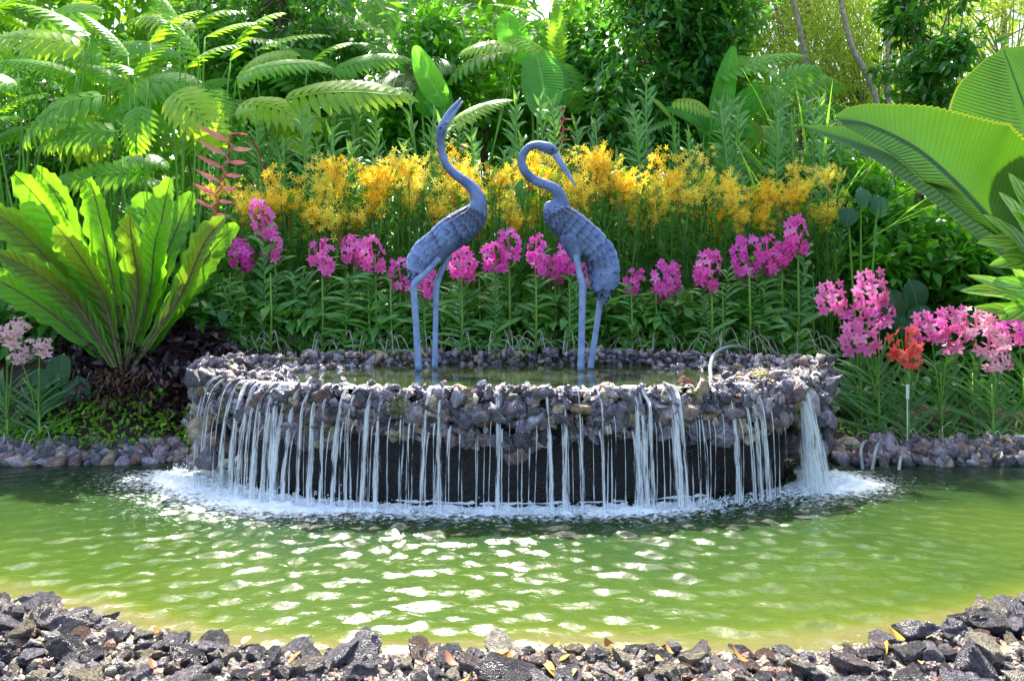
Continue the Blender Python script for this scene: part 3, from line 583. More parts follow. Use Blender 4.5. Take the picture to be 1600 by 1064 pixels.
crane(916, [(870, 241, 5), (864, 236, 8), (857, 232, 9), (847, 228, 7.2), (838, 227, 6.2), (827, 230, 6.2), (818, 240, 6.4), (815, 253, 6.8), (820, 268, 7.2), (836, 282, 7.6), (856, 290, 8), (869, 297, 9), (876, 310, 10), (880, 322, 12)],
      [(862, 314, 10), (864, 322, 16), (870, 335, 22), (884, 348, 25), (901, 362, 25), (918, 377, 24), (932, 393, 22.5), (939, 410, 23), (942, 428, 20), (943, 444, 13), (943, 455, 8), (942, 461, 4)],
      [(890, 366, 18), (896, 382, 16.5), (899, 396, 11), (900, 408, 6)],
      [[(866, 239, 6), (881, 262, 4.6), (899, 290, 1.4)]],
      [([(899, 400, 6), (904, 425, 5.8), (909, 445, 7), (909, 460, 6.4), (908, 510, 5.8), (906, 580, 6.4)], -.07), ([(942, 452, 5.5), (938, 480, 5.6), (931, 530, 5.2), (924, 577, 5.8)], .07)],
      (863, 235, 7.8), 'blue-grey crane statue with neck curled down and beak pointing at its breast', 'right')

# ================================================= PLANTS
def gz_(x, y): return float(height(np.array([x]), np.array([y]))[0])
def petal_flower(n=5, L=1., W=.55, lip=True, cup=.25, kind='oval', nl=2, centre=.97):
    ts = []; cs = []
    for k in range(n):
        p = leaf_t(L, W, nl, kind, .15, .1); p = xf(p, rotx(cup)); p = xf(p, rotz(k * 6.283 / n + .1)); ts.append(p); cs.append(-1.)
    if lip:
        p = leaf_t(L * .5, W * .55, 2, 'oval', .4, -.6); p = xf(p, rotx(.9)); p = xf(p, rotz(math.pi)); ts.append(p); cs.append(centre)
        p = leaf_t(L * .28, W * .4, 2, 'oval', .3, -.6); p = xf(p, rotx(1.1)); ts.append(p); cs.append(centre)
    return merge(ts, cs)
FL_V = petal_flower(5, .05, .025, True, .3, 'oval', 3); FL_Y = petal_flower(5, .042, .013, True, .15, 'lance', 2, .7)
def flower_dirs(n, ax=(0, -1, 0), spread=1.0): return nrm(rng.normal(size=(n, 3)) * spread + np.array(ax))
def cluster(mb, c, rx, rz, n, tm=FL_V, scr=(.8, 1.15), front=.45):
    tube(mb, [np.asarray(c) - [0, 0, rz], np.asarray(c), np.asarray(c) + [0, 0, rz * .8]], [.006, .012, .006], 6, .0)
    u = rng.uniform(-1, 1, n); th = rng.uniform(0, 6.283, n); rr = np.sqrt(1 - u * u * .8)
    d = np.stack([np.cos(th) * rr, np.sin(th) * rr, u], 1); pos = np.asarray(c) + d * np.array([rx, rx * .8, rz]) * rng.uniform(.75, 1.02, (n, 1))
    D = nrm(d * [1, 1, .35] + rng.normal(0, .25, (n, 3)) + [0, -front, .05])
    up = nrm(np.cross(D, rng.normal(size=(n, 3)) * .3 + [1, 0, 0])); X = np.cross(up, D)
    mb.inst(tm, np.stack([X, up, D], 2), pos, rng.uniform(0, .8, n), rng.uniform(*scr, n) * (1.12 - .2 * (u + 1)))

def fan_leaves(mb, base, h, npair, L, W, az, droop=.9, rise=.55, c=None, kind='strap', jit=.12, z0=.0, taper=.35, upv=(0, -.85, .55)):
    # leaves in two ranks on a stem
    tms = [leaf_t(1, W / L, 6, kind, .35, droop * k) for k in (.7, 1., 1.3)]
    zs = np.linspace(z0, 1, npair) * h
    for side in (-1, 1):
        for q in range(3):
            idx = np.arange(npair)[q::3]
            if not len(idx): continue
            a = az + (0 if side > 0 else math.pi) + rng.normal(0, jit * 2.2, len(idx)); el = rise + rng.normal(0, jit, len(idx)) + .25 * (zs[idx] / h) ** 2
            d = np.stack([np.cos(a) * np.cos(el), np.sin(a) * np.cos(el), np.sin(el)], 1)
            pos = np.asarray(base) + np.stack([0 * a, 0 * a, zs[idx] + (.5 * h / npair if side > 0 else 0)], 1)
            mb.inst(tms[q], dmat(d, upv), pos, rng.uniform(0, 1, len(idx)), L * rng.uniform(.8, 1.15, len(idx)) * (1 - taper * (zs[idx] / h) ** 3))
# ---- meshes for the magenta strap-leaved orchids (three leafy stems, five spikes)
def mk(name, mat, f):
    mb = MB(); f(mb); me = mb.mesh(name); me.materials.append(mat); return me
VAN = [mk('foliage', G['vanda'], lambda mb, k=k: fan_leaves(mb, (0, 0, 0), .62 + .05 * k, 15, .29, .036, .1 * (k - 1), 1.35, .6, jit=.2)) for k in range(4)]
VST = mk('stem', G['stemg'], lambda mb: tube(mb, [(0, 0, -.1), (0.01, 0, .3), (0, 0, .82)], [.012, .012, .007], 6))
VSP = [mk('flower_spike', FM['magenta'], lambda mb, k=k: cluster(mb, (0, 0, 0), .105, .16 + .01 * k, 40, front=.7)) for k in range(4)]
def roots(mb, n=7, L=.3):
    for k in range(n):
        a = rng.uniform(0, 6.28); p = [(0, 0, rng.uniform(.02, .15))]; q = np.array([math.cos(a), math.sin(a) * .6, 0]) * rng.uniform(.1, L)
        tube(mb, catmull([p[0], p[0] + q * .5 + np.array([0, 0, .06]), q + np.array([0, 0, -.03])], 10), .0035, 5, rng.uniform(0, 1))
RT = [mk('aerial_roots', FM['root'], roots) for k in range(3)]
SPK = [(378, 398, 1, .9), (412, 345, .9, 1.15), (424, 385, .8, .8), (503, 403, 1, .9), (552, 392, .95, .9), (583, 398, .95, 1.), (626, 430, .9, .85), (664, 438, .85, .85), (722, 412, 1.1, .95), (773, 403, 1., .8), (795, 384, .85, .8), (838, 398, .8, .95), (866, 420, .9, .8), (886, 402, .8, .9), (920, 428, .8, .7), (988, 440, .75, .7), (1040, 438, 1.25, 1.1), (1106, 422, 1.2, 1.05), (1165, 402, 1.1, 1.05), (1196, 398, 1.05, .95), (1222, 398, .8, .75), (1243, 368, .95, 1.05)]
g = np.random.default_rng(4)
for i, (px, py, sx, sz) in enumerate(SPK):
    D = 6.74 + g.uniform(-.15, .15); b_ = P(px + g.uniform(-6, 6), 548, D); t_ = P(px, py, D); gz = b_[2]
    h = t_[2] - gz
    o = empty('magenta_orchid', (b_[0], D, gz)); fo = link('foliage', VAN[i % 4], o); fh = max(.3, h - .2) ; fo.scale = (g.uniform(.9, 1.15), 1, fh / .65); fo.rotation_euler = (g.normal(0, .06), g.normal(0, .05), g.normal(0, .35))
    st = link('stem', VST, o); st.scale = (1, 1, h / .82)
    sp = link('flower_spike', VSP[i % 4], o); sp.location = (t_[0] - b_[0], -.03, h); sp.scale = (sx * 1.12, 1.05, sz * 1.08); sp.rotation_euler = (0, g.normal(0, .2), g.uniform(-.5, .5))
    link('aerial_roots', RT[i % 3], o)
    reg(o, 'magenta orchid with dense flower spike behind the basin', 'orchid', 'magenta orchids behind the basin')
for i in range(26):        # leafy stems between, not in flower
    px = 345 + i * 37 + g.uniform(-14, 14); D = g.uniform(6.62, 7.0); b_ = P(px, 548, D)
    o = empty('strap_leaf_orchid', b_); fo = link('foliage', VAN[(i * 7) % 4], o); s = g.uniform(.75, 1.1); fo.scale = (s, s, s * g.uniform(.9, 1.15)); fo.rotation_euler = (g.normal(0, .12), g.normal(0, .1), g.normal(0, .6))
    st = link('stem', VST, o); st.scale = (s, s, s * .85); link('aerial_roots', RT[i % 3], o)
    reg(o, 'leafy orchid stem without flowers among the magenta orchids', 'orchid', 'flowerless orchid stems behind the basin')

# ---- yellow star orchids
def canes(mb, k):
    g2 = np.random.default_rng(k + 50); tm = leaf_t(1, .2, 4, 'lance', .3, .5)
    for q in range(6):
        a = g2.uniform(0, 6.28); ln = g2.uniform(.05, .2); top = np.array([math.cos(a) * ln * 1.6, math.sin(a) * ln, g2.uniform(.75, 1.05)]); p = catmull([(math.cos(a) * .05, math.sin(a) * .05, -.2), top * [.5, .5, .5], top], 10); tube(mb, p, .008, 5, .3)
        n_ = 16; u = g2.uniform(.1, 1, n_); pos = np.stack([np.interp(u, np.linspace(0, 1, 10), p[:, j]) for j in range(3)], 1); az = g2.uniform(0, 6.28, n_); el = g2.uniform(.3, 1.1, n_)
        mb.inst(tm, dmat(np.stack([np.cos(az) * np.cos(el), np.sin(az) * np.cos(el), np.sin(el)], 1), (0, 0, 1)), pos, g2.uniform(0, 1, n_), g2.uniform(.14, .24, n_))
def spray(mb, k):
    g2 = np.random.default_rng(k + 80)
    for q in range(4):
        a = g2.uniform(-1, 1); tip = np.array([a * .26, g2.uniform(-.18, .1), g2.uniform(-.04, .3)]); p = catmull([(0, 0, -.3), (a * .08, 0, -.05), tip], 12)
        n_ = 30; u = g2.uniform(.32, 1.03, n_); pos = np.stack([np.interp(u, np.linspace(0, 1, 12), p[:, j]) for j in range(3)], 1) + g2.normal(0, .046, (n_, 3))
        tube(mb, p, .003, 4, 1.)
        D = nrm(g2.normal(0, .6, (n_, 3)) + [0, -1, .2]); up = nrm(np.cross(D, g2.normal(size=(n_, 3)) * .4 + [1, 0, 0])); X = np.cross(up, D)
        mb.inst(FL_Y, np.stack([X, up, D], 2), pos, g2.uniform(0, .8, n_), g2.uniform(.75, 1.15, n_))
def spray_stems(mb, k):
    g2 = np.random.default_rng(k + 80)
    for q in range(4):
        a = g2.uniform(-1, 1); tube(mb, catmull([(0, 0, -.5), (a * .08, 0, -.05), (a * .24, 0, .15)], 10), .004, 4)
YC = [mk('canes', G['vanda'], lambda mb, k=k: canes(mb, k)) for k in range(4)]; YF = [mk('flower_spray', FM['yellow'], lambda mb, k=k: spray(mb, k)) for k in range(5)]
YS = [mk('spray_stems', G['stemg'], lambda mb, k=k: spray_stems(mb, k)) for k in range(3)]
for i in range(46):
    px = 385 + i * 19.7 + g.uniform(-8, 8); row = i % 2
    if px > 1275: px = 1240 + g.uniform(-10, 50)
    yb = np.interp(px, [370, 450, 560, 640, 700, 790, 850, 930, 1060, 1160, 1290], [318, 305, 300, 295, 300, 300, 290, 285, 300, 305, 325]) + (18 if row else -12) + g.uniform(-22, 22)
    D = 7.25 + .3 * g.uniform(0, 1); t_ = P(px, yb, D); gz = .82
    o = empty('yellow_orchid', (t_[0], D, gz)); c_ = link('canes', YC[i % 4], o); c_.scale = (1, 1, (t_[2] - gz - .05) / 1.0); c_.rotation_euler = (0, 0, g.uniform(-.6, .6))
    f_ = link('flower_spray', YF[i % 5], o); f_.location = (0, -.1, t_[2] - gz); f_.rotation_euler = (0, g.normal(0, .15), g.uniform(-.4, .4)); s = g.uniform(.85, 1.12); f_.scale = (s, s, s)
    f2 = link('spray_stems', YS[i % 3], o); f2.location = (0, -.08, t_[2] - gz)
    reg(o, 'golden yellow star-flowered orchid spray above the magenta row', 'orchid', 'yellow orchids in a band behind the cranes')
# outliers of yellow
for px, py in ((930, 250), (525, 262), (1290, 275), (345, 300), (812, 345), (640, 262)):
    D = 7.3; t_ = P(px, py, D); o = empty('yellow_orchid', (t_[0], D, .82)); c_ = link('canes', YC[1], o); c_.scale = (.8, .8, (t_[2] - .87)); f_ = link('flower_spray', YF[2], o); f_.location = (0, -.1, t_[2] - .82); f_.scale = (.6, .7, .8)
    reg(o, 'small yellow orchid spray standing a little apart from the main band', 'orchid', 'yellow orchids in a band behind the cranes')

# ---- tall reed-stemmed orchids behind
REED = []
for k in range(4):
    REED.append((mk('foliage', G['reed'], lambda mb, k=k: fan_leaves(mb, (0, 0, 0), 1.9, 34, .19, .038, .25 * (k - 1.5), .5, .75, kind='lance', jit=.15, z0=.1, taper=.2)), mk('stem', G['stemg'], lambda mb, k=k: tube(mb, catmull([(0, 0, -.1), (.02 * k, 0, .9), (0, 0, 1.98)], 12), .011, 6))))
for i in range(58):
    px = 330 + (i % 29) * 35 + g.uniform(-16, 16); D = 7.75 + (i // 29) * .45 + g.uniform(-.15, .15); py = g.uniform(150, 235) - (25 if i > 28 else 0); py += 25 * (px < 520) 
    t_ = P(px, py, D); s = (t_[2] - .85) / 1.98; o = empty('reed_orchid', (t_[0], D, .85)); a, b2 = REED[i % 4]
    for me in (a, b2): c_ = link(me.name.split('.')[0], me, o); c_.scale = (1.1, 1.1, s)
    o.rotation_euler = (g.normal(0, .05), g.normal(0, .06), g.uniform(-.7, .7))
    reg(o, 'tall leafy reed-stemmed orchid rising behind the yellow flowers', 'orchid', 'reed-stemmed orchids behind the yellow band')

# ---- bird's nest fern
def frond_mesh(nm, path, W, mat, kind='nest', facing=(0, -1, .2), wav=.05, nw=8, nl=50, cup=.25):
    p = catmull(path, nl + 1); t = nrm(np.gradient(p, axis=0)); X = nrm(np.cross(t, facing)); N = np.cross(X, t)
    u = np.linspace(0, 1, nl + 1); s = np.linspace(-1, 1, nw + 1)
    if kind == 'nest': w_ = W * (np.sin(np.pi * np.clip(u * .93 + .035, 0, 1) ** 1.25) ** .75) 
    elif kind == 'banana': w_ = W * np.sin(np.pi * np.clip(u * .94 + .05, 0, 1) ** .9) ** .55
    else: w_ = W * np.sin(np.pi * u ** .8) ** .7
    ph = rng.uniform(0, 6)
    edge = 1 + .10 * np.sin(u * 46 + ph) + .06 * np.sin(u * 83 + ph)
    V = p[:, None] + X[:, None] * (s[None, :] * (w_ * (edge if wav else 1))[:, None])[..., None] * .5 + N[:, None] * (cup * np.abs(s)[None] * w_[:, None] * .5 + wav * (np.abs(s) ** 2)[None] * np.sin(u * 46 + ph)[:, None] * w_[:, None] * 1.0)[..., None]
    UV = np.stack(np.broadcast_arrays((s[None] + 1) / 2, u[:, None]), -1).reshape(-1, 2)
    mb = MB(); mb.add(V.reshape(-1, 3), grid(nl, nw), None, UV, rng.uniform(0, 1)); return mb, p
NB = P(200, 585, 6.15); nest = empty('birds_nest_fern', NB, "giant bird's nest fern with broad bright green wavy fronds left of the basin", 'fern')
# tip px, tip py, depth, width(px), curvature outward, start offset
NF = [(140, 278, 6.35, 62, 12), (267, 278, 6.3, 64, 14), (203, 335, 5.95, 62, 0), (88, 352, 5.95, 72, -12), (352, 340, 6.0, 60, 22), (22, 272, 6.3, 66, -30), (-30, 320, 6.05, 64, -50), (55, 262, 6.6, 60, -20), 
      (-5, 395, 5.8, 52, -45), (372, 352, 6.45, 50, 40), (225, 300, 6.7, 60, 0), (-60, 420, 6.1, 50, -40), (330, 420, 6.6, 46, 35), (250, 350, 6.15, 50, 12), (30, 330, 6.6, 60, -20), (300, 300, 6.8, 54, 25)]
for i, (tx, ty, td, wd, cv) in enumerate(NF):
    tip = P(tx, ty, td) - NB; st = np.array([(tx - 200) * .00022, (td - 6.15) * .2, .02]); mid = (tip + st) * .5 + np.array([-cv * .0022 * .6, (td - 6.2) * -.25 + .1, .03]); q3 = st + (tip - st) * .8 + np.array([-cv * .0016, .05, .05])
    mb, p = frond_mesh('f', [st, mid, q3, tip], wd * (.92 if td < 6.3 else 1.02) / F * td, None, 'nest', (-.1 + rng.uniform(-.5, .5), -1, .25), .026)
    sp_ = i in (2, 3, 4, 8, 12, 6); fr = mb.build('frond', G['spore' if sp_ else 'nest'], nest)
    if sp_: fr['label'] = 'frond with brownish spore-covered underside'  # brown spores colour the middle of these fronds
    mb = MB(); tube(mb, p - np.array([0, .006, 0]), np.linspace(.012, .002, len(p)), 6, 0.); mb.build('midrib', M_bark, fr)
mb = MB(); n = 900; pos = np.column_stack([rng.normal(0, .2, n), rng.normal(-.02, .14, n), rng.uniform(-.3, .06, n)]); mb.inst(leaf_t(1, .25, 3, 'lance', .3, .7), dmat(nrm(rng.normal(size=(n, 3)) + [0, -.5, -.3]), (0, 0, 1)), pos, rng.uniform(0, 1, n), rng.uniform(.04, .11, n)); mb.build('root_mass', leafmat('dead_frond', (.05, .02, .015), (.14, .06, .035), .1, .6), nest)

# ---- narrow-leaved orchids at both sides
TER = [mk('foliage', G['terete'], lambda mb, k=k: fan_leaves(mb, (0, 0, 0), .62, 16, .42, .024, .2 * (k - 1), .55, .75, kind='strap', jit=.14, taper=.3)) for k in range(3)]
SPC = {c: [mk('flower_spike', FM[c], lambda mb, k=k: cluster(mb, (0, 0, 0), .12, .14, 24, scr=(1., 1.35), front=.8)) for k in range(2)] for c in ('mauve', 'pale', 'coral', 'cream')}
def terete(px, basey, D, spikes, col, label, hs=1., cat='orchid', az=0., grp='narrow-leaved orchids beside the basin'):
    D = max(D + .35, 5.88); b_ = P(px, basey, D); b_[2] = gz_(b_[0], D); o = empty('narrow_leaf_orchid', b_, label, cat, grp); fo = link('foliage', TER[int(px) % 3], o); fo.scale = (1, 1, hs); fo.rotation_euler = (0, 0, az)
    st = link('stem', VST, o); st.scale = (1, 1, hs * .75); link('aerial_roots', RT[int(px) % 3], o)
    for k, (sx, sy, w_, h_) in enumerate(spikes):
        t_ = P(sx, sy, D - .08) - b_; sp = link('flower_spike', SPC[col][k % 2], o); sp.location = t_; sp.scale = (w_, 1, h_)
        mb = MB(); tube(mb, catmull([(0, 0, .3 * hs), (t_[0] * .5, t_[1] * .5, (t_[2] + .25) * .55), tuple(t_)], 10), .005, 5); mb.build('flower_stalk', G['stemg'], o)
    return o
terete(1345, 650, 5.75, [(1300, 462, .95, 1.0), (1332, 492, .8, .7)], 'mauve', 'mauve-pink orchid nearest the right end of the stone basin', 1.0)
terete(1372, 690, 5.6, [(1362, 448, 1.05, 1.15), (1375, 488, .9, .8), (1345, 525, 1.25, 1.05)], 'mauve', 'tall magenta-pink orchid whose flowers stack in three tiers above the coral one', 1.1)
terete(1418, 695, 5.45, [(1416, 535, 1.05, .95), (1424, 562, .5, .5)], 'coral', 'coral red orchid, the only one of that colour', .85)
terete(1470, 695, 5.7, [(1452, 508, 1.15, 1.0), (1482, 528, 1.1, .8), (1490, 496, .9, .8)], 'mauve', 'mauve orchid directly right of the coral red one', 1.05)
terete(1520, 690, 5.8, [(1525, 500, 1.2, .95)], 'pale', 'pale pink orchid between the two mauve ones at the right', 1.0)
terete(1550, 700, 5.5, [(1545, 530, 1.2, .9), (1558, 562, .8, .7)], 'pale', 'pale pink orchid hanging lowest at the right edge', .95)
terete(1600, 690, 5.6, [(1590, 505, 1.2, .9), (1615, 530, 1.2, 1.)], 'mauve', 'mauve orchid cut off by the right edge', 1.0)
terete(1690, 690, 5.6, [(1680, 520, 1.2, 1.)], 'mauve', 'mauve orchid standing beyond the right edge', 1.0)
terete(60, 665, 5.35, [(62, 540, .9, .55), (30, 558, .55, .4)], 'cream', 'cream and pink orchid over narrow leaves on the left bank', .75, az=.2)
terete(10, 665, 5.5, [(12, 522, 1.0, .7), (28, 510, .5, .5)], 'cream', 'cream and pink orchid cut off by the left edge', .85)
terete(-70, 665, 5.5, [(-70, 520, 1.0, .7)], 'cream', 'cream and pink orchid standing beyond the left edge', .85)

# ---- broad lobed leaves (split-leaf philodendron), bananas, ferns
def pinnate(npair=13, W=.5, lobw=.07, sweep=.55, droop=.25, round_=True):
    ts = [leaf_t(1, .035, 10, 'strap', .2, 0, c=None)]
    for k in range(npair):
        u = (k + .6) / npair * .95; Lk = W * .5 * (math.sin(math.pi * min(1, (u * .88 + .12)) ** .8) ** .6 if round_ else (1 - u) ** .6 * min(1, u * 6 + .3))
        for s in (-1, 1):
            p = leaf_t(max(Lk, .04), lobw, 3, 'strap', .12, .25); a = -s * (1.45 - sweep * (.4 + u))
            ts.append(xf(p, rotz(a), (0, u, 0)))
    p = leaf_t(.13, lobw * 1.2, 3, 'lance', .1, .2); ts.append(xf(p, None, (0, .93, 0)))
    t = merge(ts); return t[:4]
PINT = [bend(pinnate(11, .62, .078), .9), bend(pinnate(10, .75, .085, .5), 1.2), bend(pinnate(14, .5, .06, .6), .6), bend(pinnate(9, .95, .095, .75), .8)]
def norm_tip(t):        # scale so the base-to-tip chord is 1 and lies on +Y
    V = t[0]; tip = V[np.argmax(V[:, 1])] * [0, 1, 1]; L = np.linalg.norm(tip); a = math.atan2(tip[2], tip[1]); return xf(t, rotx(-a), s=1 / L)
PINT = [norm_tip(t) for t in PINT]
def leafmesh(nm, tm, mat, c=.5):
    mb = MB(); mb.inst(tm, [np.eye(3)], [(0, 0, 0)], c); me = mb.mesh(nm); me.materials.append(mat); return me
from mathutils import Matrix
PIN = {m: [leafmesh('leaf', t, G[m], rng.uniform(.2, .8)) for t in PINT] for m in ('philo', 'philoy')}
def put_leaf(root, me, b0, tip, up, name='leaf', petiole=None, pm=None, wid=1.):
    d = np.asarray(tip) - b0; L = np.linalg.norm(d); M = dmat(d[None], np.asarray(up, float)[None])[0]
    o = link(name, me, root); base = np.array(root.location); o.matrix_basis = Matrix.Translation(Vector(b0 - base)) @ Matrix(M.tolist()).to_4x4() @ Matrix.Diagonal((L * wid, L, L, 1))
    if petiole is not None:
        mb = MB(); q = b0 - base; r0 = np.asarray(petiole) - base; tube(mb, catmull([r0, r0 * .4 + q * .6 + np.array([0, 0, -.1]), q], 14), [.016 - .0006 * k for k in range(14)], 6); mb.build('petiole', pm or G['stemg'], root)
    return o
def philo(px, gy, D, leaves, label, m='philo'):
    gz = float(height(np.array([(px - CX) / F * D]), np.array([D]))[0]); b_ = np.array([(px - CX) / F * D, D, gz]); o = empty('lobed_leaf_plant', b_, label, 'plant', 'lobed-leaf plants behind the orchids')
    for L in leaves:
        bx, by, tx, ty, dd, v = L[:6]; mm = L[6] if len(L) > 6 else m; up = L[7] if len(L) > 7 else (0, -.45, 1)
        put_leaf(o, PIN[mm][v], P(bx, by, D + dd), P(tx, ty, D + dd - .15), up, petiole=b_ + np.array([rng.normal(0, .05), 0, .1]))
    return o
philo(60, 0, 7.4, [(130, 78, -25, 70, 0, 0, 'philoy', (0, -1.4, 1)), (120, 118, -10, 100, .2, 2, 'philo', (0, -1, 1)), (165, 150, 35, 228, 0, 1, 'philo', (0, -1, 1)), (185, 205, 55, 240, -.1, 0, 'philo', (0, -1, .6)), (140, 60, 10, 10, .3, 0), (-10, 180, 80, 150, .2, 2), (30, 130, -60, 180, .2, 1)],
      'yellow-green lobed-leaf plant spreading level leaves at the far left')
philo(225, 0, 7.2, [(222, 165, 214, 243, -.2, 3, 'philo', (0, -1.5, .3)), (210, 120, 290, 60, .3, 0), (230, 130, 160, 100, .2, 1), (235, 70, 320, 20, .4, 0), (200, 90, 120, 20, .4, 2), (190, 250, 260, 262, .0, 1), (240, 270, 60, 300, .1, 2, 'philo', (0, -1, .5)), (150, 280, 275, 300, .2, 2)],
      'green split-leaf plant whose broad leaf hangs face-on above the nest fern')
philo(300, 0, 7.3, [(270, 145, 350, 225, -.1, 1, 'philoy', (0, -1.5, .6)), (330, 140, 350, 190, .1, 3, 'philo', (0, -1.4, .4)), (290, 110, 390, 75, .3, 0), (310, 100, 250, 30, .3, 1), (320, 60, 420, 40, .5, 2), (280, 60, 230, -20, .5, 0), (360, 100, 440, 20, .6, 1)],
      'bright split-leaf plant left of the pink hanging heliconia')
philo(430, 0, 8.6, [(372, 165, 505, 208, -.5, 0, 'philoy', (0, -1.2, 1)), (370, 120, 520, 108, -.4, 2, 'philo', (0, -1, 1)), (440, 158, 655, 160, -.5, 2, 'philoy', (0, -1.4, 1)), (430, 180, 480, 240, -.4, 1, 'philoy', (0, -1, 1)), (480, 105, 560, 70, 0, 0), (400, 80, 520, 60, .1, 2)],
      'yellow-green lobed-leaf plant with long level leaves left of the standing crane')
philo(700, 0, 8.9, [(690, 205, 805, 158, -.9, 2, 'philoy', (0, -1, 1)), (810, 75, 715, 90, 0, 0, 'philoy', (0, -1, 1)), (800, 85, 700, 130, .2, 1), (590, 190, 500, 150, -.2, 0), (560, 160, 640, 140, -.2, 2)],
      'lobed-leaf plant whose pale leaf shows just right of the raised beak')
philo(850, 0, 9.2, [(870, 105, 870, 5, 0, 2, 'philo', (0, -1, .3)), (870, 105, 790, 60, 0, 0, 'philoy', (0, -1, 1)), (866, 100, 905, 175, -.1, 1, 'philo', (0, -1, .5)), (850, 30, 760, 10, .2, 2), (860, 20, 930, -30, .2, 0)],
      'feathery lobed-leaf plant above the hanging banana leaf')
philo(1075, 0, 8.8, [(1050, 185, 1010, 150, -.4, 2, 'philoy', (0, -1, 1)), (1050, 160, 1110, 180, -.4, 1, 'philoy', (0, -1, 1)), (1120, 120, 1260, 90, -.2, 2, 'philo', (0, -1, 1)), (1060, 190, 1010, 210, -.4, 0), (1100, 210, 1180, 200, -.2, 0), (1140, 200, 1230, 160, 0, 2)],
      'lobed-leaf plant with one long comb leaf reaching right in front of the sky gap')
philo(-60, 0, 8.2, [(-40, 40, 60, 0, 0, 0), (-80, 120, 20, 140, 0, 1), (-60, 200, 40, 190, 0, 2), (-20, 10, 90, -10, .2, 1, 'philoy'), (-90, 60, -160, 100, .2, 0)], 'lobed-leaf plant cut off by the upper left corner')
philo(130, 0, 9.2, [(100, 30, 190, -10, 0, 1), (180, 20, 90, 50, 0, 0), (200, 40, 290, 10, 0, 2), (260, 10, 340, -20, .2, 0), (150, -10, 240, -40, .2, 1), (300, 50, 380, 20, 0, 1), (240, 90, 170, 60, -.2, 2), (380, 60, 470, 90, 0, 2)],
      'sunlit split-leaf plant filling the top left behind the others')

for q, (px, D, lab) in enumerate([(20, 8.4, 'split-leaf plant in the second row at the far left'), (170, 8.6, 'split-leaf plant in the second row above the nest fern'), (330, 8.8, 'split-leaf plant in the second row near the pink heliconia'), (470, 9.4, 'split-leaf plant in the second row, shaded by the glossy tree'), (600, 9.6, 'split-leaf plant below the lacy tree fern'), (1190, 9.2, 'split-leaf plant below the left side of the sky gap')]):
    lv = []
    for k in range(13 if q < 4 else 7):
        bx = px + rng.uniform(-70, 70); by = rng.uniform(40, 250) if q < 3 else rng.uniform(110, 230); a_ = rng.uniform(-.5, .9); s_ = 1 if rng.uniform() > .5 else -1; ln = rng.uniform(70, 130)
        lv.append((bx, by, bx + s_ * ln * math.cos(a_), by + ln * math.sin(a_), rng.uniform(-.4, .6), int(rng.integers(0, 4)), 'philoy' if rng.uniform() < .3 else 'philo', (rng.uniform(-.4, .4), -1, rng.uniform(.4, 1.2))))
    philo(px, 0, D, lv, lab)

def banana(px, D, leaves, label):
    gz = float(height(np.array([(px - CX) / F * D]), np.array([D]))[0]); b_ = np.array([(px - CX) / F * D, D, gz]); o = empty('banana_plant', b_, label, 'plant', 'banana-leaved plants')
    for bx, by, mx, my, tx, ty, dd, wd, fc in leaves:
        a, c_, t_ = P(bx, by, D + dd) - b_, P(mx, my, D + dd - .1) - b_, P(tx, ty, D + dd - .2) - b_
        mb, p = frond_mesh('l', [a, c_, t_], wd / F * D, None, 'banana', fc, .0, 6, 30, .3); lf = mb.build('leaf', G['banana'], o)
        mb = MB(); tube(mb, catmull([(0, 0, 0), a * [.6, 1, .5], a], 12), np.linspace(.035, .015, 12), 8); mb.build('petiole', G['stemg'], lf)
banana(690, 8.9, [(695, 165, 672, 125, 648, 72, 0, 40, (-.3, -1, .3)), (660, 180, 680, 150, 700, 200, .2, 50, (0, -1, .3))], 'banana-leaved plant with one upright leaf left of the raised beak')
banana(850, 9.0, [(838, 85, 850, 140, 848, 188, -.1, 66, (-.2, -1, .1)), (860, 90, 868, 140, 862, 185, 0, 44, (.3, -1, .1)), (830, 100, 800, 60, 790, 20, .3, 50, (0, -1, .2))], 'banana-leaved plant with a large drooping leaf between the two cranes')
banana(1130, 8.7, [(1118, 215, 1130, 150, 1146, 72, 0, 36, (-.3, -1, .2)), (1125, 220, 1150, 170, 1190, 130, .1, 30, (.2, -1, .3)), (1110, 230, 1090, 190, 1040, 170, .2, 34, (0, -1, .5)), (1130, 230, 1140, 200, 1180, 215, 0, 44, (0, -1, .6))], 'banana-leaved plant with a stiff upright leaf right of the cranes')

